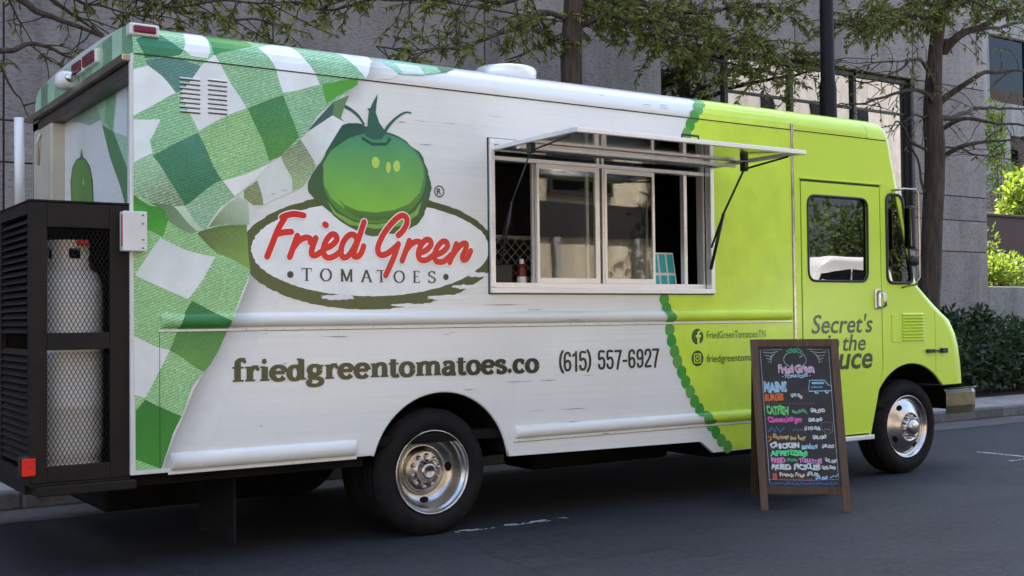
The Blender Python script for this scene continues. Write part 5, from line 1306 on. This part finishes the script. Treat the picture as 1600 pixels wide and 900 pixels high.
def pen_text(name, s, x0, z0, x1, xh, thick, thin, col, base, slab=True, tilt=0.0, gap=0.0, halo=0.0, label=None, hmap=None):
    adv = sum(G[ch][0]+gap for ch in s)-gap; k = (x1-x0)/adv; pr_ = Print(base); pr_.step = .00003
    passes = ([(halo, (0.80,0.82,0.82,1))] if halo else [])+[(0.0, col)]
    for ex_, cc in passes:
        cx = 0.0
        for ch in s:
            ad_, st_, sb_, dt_ = G[ch]
            f = lambda u, v, cx=cx: (x0+(cx+u)*k, z0+v*xh+tilt*((cx+u)*k))
            for q_ in st_:
                pts = [f(*p) for p in q_]
                vs, fs = ribbon(pts, lambda i, t: (thin+(thick-thin)*abs(t.y)**1.3)*xh+ex_*2, 3 if len(q_) > 2 else 1, cap=bool(ex_) or not slab); pr_.raw(vs, fs, cc, follow=False)
            for (a, b, c_, d_) in sb_:
                e = ex_; A = f(a, c_); B = f(b, d_)
                pr_.raw([(A[0]-e, A[1]-e), (B[0]+e, A[1]-e), (B[0]+e, B[1]+e), (A[0]-e, B[1]+e)], [(0,1,2,3)], cc, follow=False)
            for (a, b, r) in dt_:
                C = f(a, b); R_ = r*xh+ex_
                pr_.raw([(C[0]+R_*cos(2*pi*q2/16), C[1]+R_*sin(2*pi*q2/16)) for q2 in range(16)], [tuple(range(16))], cc, follow=False)
            cx += ad_+gap
    return pr_.build(name, truck, label)
a = S(361,597); b = S(842,581)
UC = pgrad((400,580),(820,560), rgb(74,76,44), rgb(40,42,34))
pen_text('slab_lettering', 'friedgreentomatoes.co', a[0], a[1], b[0], .085, .46, .25, UC, .0024, tilt=(b[1]-a[1])/(b[0]-a[0]), label='olive slab serif web address friedgreentomatoes.co')
a = S(871,581); b = S(1030,573)
pen_text('phone_lettering', '(615) 557-6927', a[0], a[1]+.002, b[0], .128, .15, .13, rgb(38,40,36), .0024, slab=False, tilt=(b[1]-a[1])/(b[0]-a[0]), label='dark condensed telephone number (615) 557-6927')
# TOMATOES: letters set one by one along the oval
for ch, u0, u1, v in (('T',314,388,528),('O',442,528,530),('M',584,672,533),('A',724,808,537),('T',836,902,538),('O',952,1034,541),('E',1086,1142,542),('S',1188,1250,543)):
    a = S(*Z6(u0, v)); b = S(*Z6(u1, v+1))
    pen_text('serif_letter', ch, a[0], a[1], b[0], .075, .17, .07, rgb(56,60,60), .0036)
pr_ = Print(.0036)
for u, v in ((237,484),(1317,501)):
    x, z = S(*Z6(u, v)); pr_.poly(ell(x, z, .020, .020, 18), rgb(56,60,60), world=True)
x, z = S(686, 299)
pr_.poly(ell(x, z, .037, .037, 26), rgb(52,58,58), world=True, holes=[ell(x, z, .030, .030, 26)])
vs, fs = text_mesh('R', 0, .01); pr_.raw([(x-.021+p*.056, z-.020+q_*.056) for p, q_ in vs], fs, rgb(52,58,58), follow=False)
tag(pr_.build('registered_mark', truck), kind='stuff')

def font_print(name, s, x0, z0, w, h, col, base, shear=0.0, bold=0.0, label=None, parent=None):
    """h = cap height, w = full width"""
    vs, fs = text_mesh(s, shear, bold); mn = min(p[0] for p in vs); mx = max(p[0] for p in vs)
    pr_ = Print(base); pr_.raw([(x0+w*(p-mn)/(mx-mn), z0+h*q_/.72) for p, q_ in vs], fs, col, follow=False); return pr_.build(name, parent or truck, label)
INK = rgb(40,62,30)
def row(pxa, pxb, pyb): a_ = S(pxa, pyb); b_ = S(pxb, pyb); return a_[0], a_[1], b_[0]-a_[0]
x, z, w_ = row(1267, 1363, 521); font_print('slogan_lettering', "Secret's", x, z, w_, .150, INK, .0056, .22, .012, "dark green slanted words Secret's in the sauce", door)
x, z, w_ = row(1290, 1311, 548); font_print('slogan_lettering', 'in', x, z, w_, .135, INK, .0056, .22, .012, None, door)
x, z, w_ = row(1316, 1352, 548); font_print('slogan_lettering', 'the', x, z, w_, .135, INK, .0056, .22, .012, None, door)
x, z, w_ = row(1276, 1363, 578); font_print('slogan_lettering', 'sauce', x, z, w_, .180, INK, .0056, .22, .022, None, door)
x, z, w_ = row(1104, 1196, 529); font_print('handle_lettering', 'FriedGreenTomatoesTN', x, z, w_, .056, rgb(72,92,44), .0026, 0, 0.0)
x, z, w_ = row(1104, 1204, 566); font_print('handle_lettering', 'friedgreentomatoestn', x, z, w_, .056, rgb(52,74,38), .0026, 0, .004)
pr_ = Print(.0026); x, z = S(1089.5, 526)
pr_.poly(ell(x, z, .058, .058, 30), rgb(48,68,34), world=True)
pr_.raw([(x-.002,z-.057),(x+.020,z-.055),(x+.020,z-.006),(x+.034,z-.006),(x+.037,z+.012),(x+.020,z+.012),(x+.020,z+.024),(x+.026,z+.030),(x+.038,z+.030),(x+.038,z+.044),(x+.020,z+.045),(x+.004,z+.036),(x-.002,z+.022),(x-.002,z+.012),(x-.016,z+.012),(x-.016,z-.006),(x-.002,z-.006)], [tuple(range(17))], LIME, follow=False)
pr_.build('social_icon', truck)
pr_ = Print(.0026); x, z = S(1089.5, 560)
pr_.poly(ell(x, z, .058, .058, 30), rgb(48,68,34), world=True)
pr_.poly(rrect(x-.036, z-.036, x+.036, z+.036, .014), LIME, world=True, holes=[rrect(x-.028, z-.028, x+.028, z+.028, .010)])
pr_.poly(ell(x, z, .020, .020, 22), LIME, world=True, holes=[ell(x, z, .012, .012, 22)])
pr_.poly(ell(x+.019, z+.019, .0045, .0045, 10), LIME, world=True); pr_.build('social_icon', truck)

# --- print on the recessed rear wall and on the roof end (planes of constant x)
class RearPrint(Print):
    def rpoly(s, pts, xp, col, weave=0.0):
        P = []
        for q_ in pts:
            w = at_x(q_[0], q_[1], xp); P.append((w.y, w.z))
        s.yz(P, xp, col, weave)
    def yz(s, P, xp, col, weave=0.0):
        tris = tessellate_polygon([[Vector((a_, b_, 0)) for a_, b_ in P]]); b = len(s.v); d = s.base+s.step*s.n; s.n += 1
        for a_, b_ in P: s.v.append((xp-d, a_, b_)); s.c.append((col[0], col[1], col[2], weave))
        for t in tris: s.f.append(tuple(i+b for i in t))
rp = RearPrint(.002); rp.step = .0002
XR = .085
rp.rpoly([(150,160),(199,92),(199,330),(197,318),(188,290),(172,245),(160,195)], XR, rgb(132,178,140), .5)
rp.rpoly([(160,195),(178,206),(199,262),(199,330),(188,290),(172,245)], XR, rgb(52,118,60), .1)
rp.rpoly([(186,112),(199,96),(199,214),(178,206)], XR, rgb(206,214,214)); rp.rpoly([(168,140),(186,112),(180,160),(176,205),(164,190)], XR, rgb(92,158,104), .3)
rp.rpoly([(112,190),(128,172),(150,160),(158,186),(140,196),(128,192)], XR, rgb(112,146,120), .4)
t_ = [(113,316),(112,285),(115,262),(121,250),(127,247),(134,250),(140,262),(144,285),(145,316),(140,322),(118,322)]
rp.rpoly([(128+(x-128)*1.08, y if y > 300 else y-1.5) for x, y in t_], XR, rgb(26,72,40)); rp.rpoly(t_, XR, rgb(74,128,46))
rp.rpoly([(125,250),(127,240),(128,232),(129,240),(131,250)], XR, rgb(30,84,60)); rp.rpoly([(129,285),(131,278),(133,285),(131,292)], XR, rgb(150,186,80))
rp.build('rear_print', truck)
rp = RearPrint(.0012); rp.step = .0002
def py(px_, py2): return (px_, py2)
gx = [.02, .22, .42, .62, .85, 1.1, 1.45, 1.8, 2.0, 2.2, 2.38]; gc = [rgb(70,140,90), rgb(150,190,160), rgb(52,120,70), rgb(120,172,130), rgb(60,130,80), rgb(150,190,160), rgb(90,150,110), rgb(140,180,150), rgb(46,104,62), rgb(150,185,160)]
ends = {}
def rz(y): 
    yy = min(y, 2.4-y)
    for (a_, b_), (c_, d_) in zip(ROOF[:-1], ROOF[1:]):
        if b_+.004 <= yy <= d_+.004: return a_+(c_-a_)*(yy-b_-.004)/max(1e-6, d_-b_)
    return 3.0 if yy > .2 else 2.815
for i, (a_, b_) in enumerate(zip(gx[:-1], gx[1:])):
    k = .06
    rp.yz([(a_, 2.813), (b_, 2.813)]+[(b_-(b_-a_)*j/6, rz(b_-(b_-a_)*j/6)-.002) for j in range(7)], .016, gc[i], .4)
rp.build('roof_end_print', truck)
M['teal'] = mat_plain('teal_card', (0.02, 0.42, 0.50, 1), .45)
card = empty('menu_card', (3.86, .12, 1.50)); tag(card, 'teal printed card stand leaning in the right of the serving window', 'card stand')
def cardpt(u, v, d=0.0): return (3.79+u*.245, .125+.045*v-d, 1.502+v*.325)
MB().add([cardpt(0,0), cardpt(1,0), cardpt(.95,1), cardpt(.0,1), cardpt(0,0,-.006), cardpt(1,0,-.006), cardpt(.95,1,-.006), cardpt(0,1,-.006)], [(0,1,2,3),(7,6,5,4),(0,4,5,1),(1,5,6,2),(2,6,7,3),(3,7,4,0)]).build('card', M['trim'], card)
for j in range(2):
    for i in range(3):
        u0 = .06+i*.31; v0 = .06+j*.48
        MB().add([cardpt(u0, v0, .002), cardpt(u0+.25, v0, .002), cardpt(u0+.25-.01, v0+.42, .002), cardpt(u0, v0+.42, .002)], [(0,1,2,3)]).build('panel_print', M['teal'], card)
MB().add([cardpt(.1,.9,-.007), cardpt(.85,.9,-.007), (3.98,.30,1.502), (3.82,.30,1.502)], [(0,1,2,3)]).build('easel', M['trim'], card)
bx_ = MB().cbox((2.345, .18, 1.502), (2.60, .45, 1.72), .01).build('equipment_box', M['black']); tag(bx_, 'black appliance box on the counter at the left of the serving window', 'appliance')
# wire rack on the far wall of the kitchen
rk = empty('wire_rack', (3.0, 1.6, 1.55)); tag(rk, 'pale diamond lattice wire rack standing inside the dark kitchen', 'rack')
mb = MB(); x0, x1, z0, z1 = 2.95, 3.75, 1.60, 2.02
for k in range(-6, 12):
    for s in (1, -1):
        a = x0+k*.085
        p = (a, z0) if s > 0 else (a, z1); q_ = (a+(z1-z0), z1) if s > 0 else (a+(z1-z0), z0)
        def clip(p, q_):
            pts = []
            for t in (0, 1):
                pts.append((p[0]+(q_[0]-p[0])*t, p[1]+(q_[1]-p[1])*t))
            (ax, az), (bx, bz) = pts
            if bx < x0 or ax > x1: return None
            if ax < x0: az += (bz-az)*(x0-ax)/(bx-ax); ax = x0
            if bx > x1: bz = az+(bz-az)*(x1-ax)/(bx-ax); bx = x1
            return (ax, az), (bx, bz)
        c = clip(p, q_)
        if c: mb.beam((c[0][0], 1.60+s*.003, c[0][1]), (c[1][0], 1.60+s*.003, c[1][1]), .006, .006, (0,1,0))
mb.build('lattice', M['trim'], rk, fix=False)
MB().box((x0-.01, 1.59, z0-.012), (x1+.01, 1.61, z0-.001)).box((x0-.01, 1.59, z1+.001), (x1+.01, 1.61, z1+.012)).box((x0+.05, 1.58, 1.55), (x0+.08, 1.62, z0-.013)).box((x1-.08, 1.58, 1.55), (x1-.05, 1.62, z0-.013)).build('rack_frame', M['alu'], rk)

# ------------------------------------------------------------------ chalkboard sign on the road
FL = at_z(1195, 797, 0.0); FR = at_z(1324, 799, 0.0)
sgn = empty('chalkboard_sign', ((FL+FR)/2)); tag(sgn, 'wooden A-frame chalkboard menu standing on the road by the cab door', 'menu sign')
ex = (FR-FL); SW = ex.length; ex.normalize(); en = Vector((ex.y, -ex.x, 0))     # en points to the viewer
if en.dot(Vector((CAM.x-FL.x, CAM.y-FL.y, 0))) < 0: en = -en
HT = 1.185; LEAN = .20; RACK = -.050
def SP(u, v, d=0.0):
    """u 0..1 across between leg centres, v height 0..1, d towards the viewer"""
    return FL + ex*(u*SW + RACK*v) - en*(LEAN*v) + Vector((0, 0, HT*v)) + en*d
def BP(u, v, d=0.0):                                              # rear frame
    return FL + ex*(u*SW + RACK) - en*(LEAN + .02 + (1-v)*.58) + Vector((0, 0, HT*v)) + en*d - ex*((1-v)*.0)
def bar(fn, a, b, w, t, name, par):
    p0 = fn(*a); p1 = fn(*b); dirv = (p1-p0).normalized()
    side = dirv.cross(en).normalized()
    vs = []
    for e in (p0, p1):
        for su, sn in ((-1,-1),(1,-1),(1,1),(-1,1)): vs.append(e + side*(su*w/2) + en*(sn*t/2))
    return MB().add(vs, [(0,1,2,3),(7,6,5,4),(0,4,5,1),(1,5,6,2),(2,6,7,3),(3,7,4,0)]).build(name, M['wood'], par)
W_ = .052
for u in (0.0, 1.0): bar(SP, (u, 0.0), (u, 1.0), W_, .03, 'leg', sgn)
ue = W_/2/SW
bar(SP, (ue, .978), (1-ue, .978), W_, .028, 'top_rail', sgn); bar(SP, (ue, .118), (1-ue, .118), W_, .028, 'bottom_rail', sgn)
for u in (0.02, .98): bar(BP, (u, 0.0), (u, .985), W_, .03, 'rear_leg', sgn)
bar(BP, (.1, .14), (.9, .14), W_, .026, 'rear_rail', sgn); bar(BP, (.1, .955), (.9, .955), W_, .026, 'rear_rail', sgn)
rb = [BP(.08, .17), BP(.92, .17), BP(.92, .93), BP(.08, .93)]
MB().add([tuple(p) for p in rb]+[tuple(p-en*.008) for p in rb], [(0,1,2,3),(7,6,5,4),(0,4,5,1),(1,5,6,2),(2,6,7,3),(3,7,4,0)]).build('rear_board', M['board'], sgn)
MB().tube([SP(.01, .22, -.02), SP(.01, .21, -.2), BP(.03, .22, .02)], .004, 5).build('stay_cord', M['dullchrome'], sgn)
rb = [SP(ue-.005, .138), SP(1-ue+.005, .138), SP(1-ue+.005, .958), SP(ue-.005, .958)]
MB().add([tuple(p) for p in rb]+[tuple(p-en*.008) for p in rb], [(0,1,2,3),(7,6,5,4),(0,4,5,1),(1,5,6,2),(2,6,7,3),(3,7,4,0)]).build('board', M['board'], sgn)
# chalk writing: bu, bv run 0..1 over the board, top left is (0, 1)
def BQ(u, v, d=0.0): return SP(ue+u*(1-2*ue), .140+v*.815, d)
bw = SW*(1-2*ue); bh = HT*.815
chn = [0]
CH = {}
def chalk(c):
    if c not in CH: CH[c] = mat_surface('chalk_%02x%02x%02x' % c, tuple(lin(v/255)*.55 for v in c)+(1,), tuple(lin(v/255)*1.0 for v in c)+(1,), 60, .9, 0)
    return CH[c]
def chalk_text(s, u, v, w, h, c, name='chalk_lettering', bold=.035, jit=.016, shear=0.0):
    vs, fs = text_mesh(s, shear, bold+.02)
    h *= 1.12
    if not vs: return
    mx = max(p[0] for p in vs); mn = min(p[0] for p in vs); my = max(p[1] for p in vs); mny = min(0, min(p[1] for p in vs)); out = []
    chn[0] += 1; d = .0018
    for (x, y) in vs:
        uu = u+w*(x-mn)/(mx-mn); vv = v+h*(y-mny)/(my-mny)
        vv += jit*noise.noise(Vector((uu*16, chn[0]*3.1, 0))); uu += jit*noise.noise(Vector((uu*9, vv*30, chn[0]*1.7)))
        out.append(tuple(BQ(uu, vv, d)))
    MB().add(out, fs).build(name, chalk(c), sgn, fix=False)
def chalk_line(pts, wd, c, name='chalk_drawing', closed=False):
    if closed: pts = list(pts)+[pts[0], pts[1]]
    chn[0] += 1
    vs, fs = ribbon([(p[0]*bw, p[1]*bh) for p in pts], lambda i, t: wd*(1+.35*noise.noise(Vector((i*.9, chn[0], 0)))), 1)
    MB().add([tuple(BQ(x/bw, y/bh, .0022+.00002*chn[0])) for x, y in vs], fs).build(name, chalk(c), sgn, fix=False)
def chalk_scribble(u, v, w, h, c, wd=.004, seed=1):
    rn = random.Random(seed); pts = []; n = max(6, int(w*bw/(h*bh)*2.6)); 
    for i in range(n+1): pts.append((u+w*(i+rn.uniform(-.3,.3))/n, v+h*(rn.uniform(.5,1.0) if i % 2 else rn.uniform(0,.35))))
    k = 0
    while k < len(pts)-2:
        m = rn.randint(5, 9); seg = pts[k:k+m]; k += m
        if len(seg) > 2: chalk_line(seg, wd, c, 'chalk_lettering')
WHT = (225, 232, 235); LBL = (170, 215, 240)
chalk_line([(.04,.02),(.035,.5),(.03,.975),(.33,.98)], .004, (170,180,185)); chalk_line([(.68,.98),(.97,.975),(.965,.5),(.97,.06)], .004, (170,180,185))
chalk_line([(.02,.045),(.5,.04),(.97,.05)], .003, (150,160,165))
chalk_line([(.5+.155*cos(2*pi*k/24), .905+.058*sin(2*pi*k/24)) for k in range(24)], .006, (150,175,170), closed=True)
chalk_line([(.40,.965),(.46,.985),(.50,.955),(.54,.99),(.60,.965)], .014, (60,170,130), 'chalk_drawing'); chalk_line([(.45,.958),(.5,.985),(.55,.958)], .012, (60,170,130))
chalk_line([(.57,.925),(.60,.93)], .008, (120,180,175))
for k in range(4):
    chalk_line([(.07+.02*k,.96-.022*k),(.17,.955-.025*k),(.27-.035*k,.965-.012*k)], .004, (185,190,195)); chalk_line([(.93-.02*k,.96-.022*k),(.83,.955-.025*k),(.72+.035*k,.965-.012*k)], .004, (185,190,195))
chalk_text('Fried Green', .26, .805, .50, .06, (225,190,215), bold=.05); chalk_text('- TOMATOES -', .30, .775, .40, .022, LBL)
chalk_text('MAINS', .05, .665, .31, .072, LBL, bold=.05)
chalk_line([(.66,.70),(.68,.755),(.88,.755),(.93,.72),(.97,.715),(.97,.68),(.66,.675)], .006, LBL, closed=True)
chalk_line([(.72,.735),(.86,.735)], .016, (150,205,220)); chalk_line([(.74,.675),(.75,.66),(.78,.665)], .010, LBL); chalk_line([(.88,.675),(.9,.66),(.92,.67)], .010, LBL); chalk_line([(.70,.705),(.84,.705)], .012, (90,160,190))
chalk_text('BURGER', .05, .605, .27, .048, (235,120,70), bold=.05); chalk_text("$9.00", .40, .622, .17, .026, WHT)
chalk_scribble(.06, .578, .66, .018, (115,120,125), .003, 2)
chalk_text('CATFISH', .06, .505, .30, .058, (120,225,130), bold=.04); chalk_text('sandwich', .40, .518, .22, .026, (110,190,140)); chalk_text('$8.00', .66, .518, .19, .030, WHT)
chalk_text('Cheeseburger', .07, .440, .48, .050, (235,110,190), bold=.05); chalk_text('$8.00', .62, .452, .19, .028, WHT)
chalk_scribble(.08, .378, .27, .046, (60,130,175), .010, 3); chalk_scribble(.40, .390, .14, .018, (110,150,170), .004, 4); chalk_text('$10.00', .56, .390, .22, .028, WHT)
chalk_line([(.80,.40),(.79,.45),(.86,.455),(.95,.45),(.94,.39),(.87,.365)], .004, (130,130,135), closed=True); chalk_scribble(.83, .395, .08, .018, (170,170,175), .003, 5)
chalk_text('Shrimp po boy', .12, .322, .46, .036, (220,195,140), bold=.02); chalk_line([(.07,.315),(.10,.335),(.09,.35),(.06,.345)], .008, (235,140,70)); chalk_text('$8.00', .66, .330, .19, .028, WHT)
chalk_text('CHICKEN', .08, .266, .40, .036, WHT, bold=.06); chalk_text('tenders', .50, .262, .22, .036, LBL); chalk_text('$8.00', .78, .268, .16, .026, WHT)
chalk_text('APPETIZERS', .08, .212, .50, .036, (110,235,160), bold=.06)
chalk_text('FRIED', .08, .158, .19, .036, (235,150,200), bold=.05); chalk_text('green', .29, .160, .15, .026, (80,180,120)); chalk_text('TOMATOES', .45, .158, .32, .034, (225,160,215), bold=.04); chalk_text('$5.00', .80, .165, .17, .026, WHT)
chalk_text('FRIED PICKLES', .08, .112, .66, .036, WHT, bold=.05); chalk_text('$5.00', .76, .116, .18, .026, WHT)
chalk_text('French Fries', .18, .066, .34, .026, (225,215,190)); chalk_text('$3.00', .55, .068, .17, .026, WHT)
chalk_line([(.10,.05),(.10,.085)], .012, (235,100,100)); chalk_line([(.13,.05),(.13,.085)], .012, (235,100,100))
chalk_scribble(.17, .036, .44, .020, (200,90,130), .004, 6); chalk_text('$2.00', .66, .046, .17, .024, LBL); chalk_line([(.86,.06),(.90,.075),(.94,.07),(.96,.085)], .006, LBL)
chalk_scribble(.05, .006, .90, .026, (50,130,215), .006, 7)
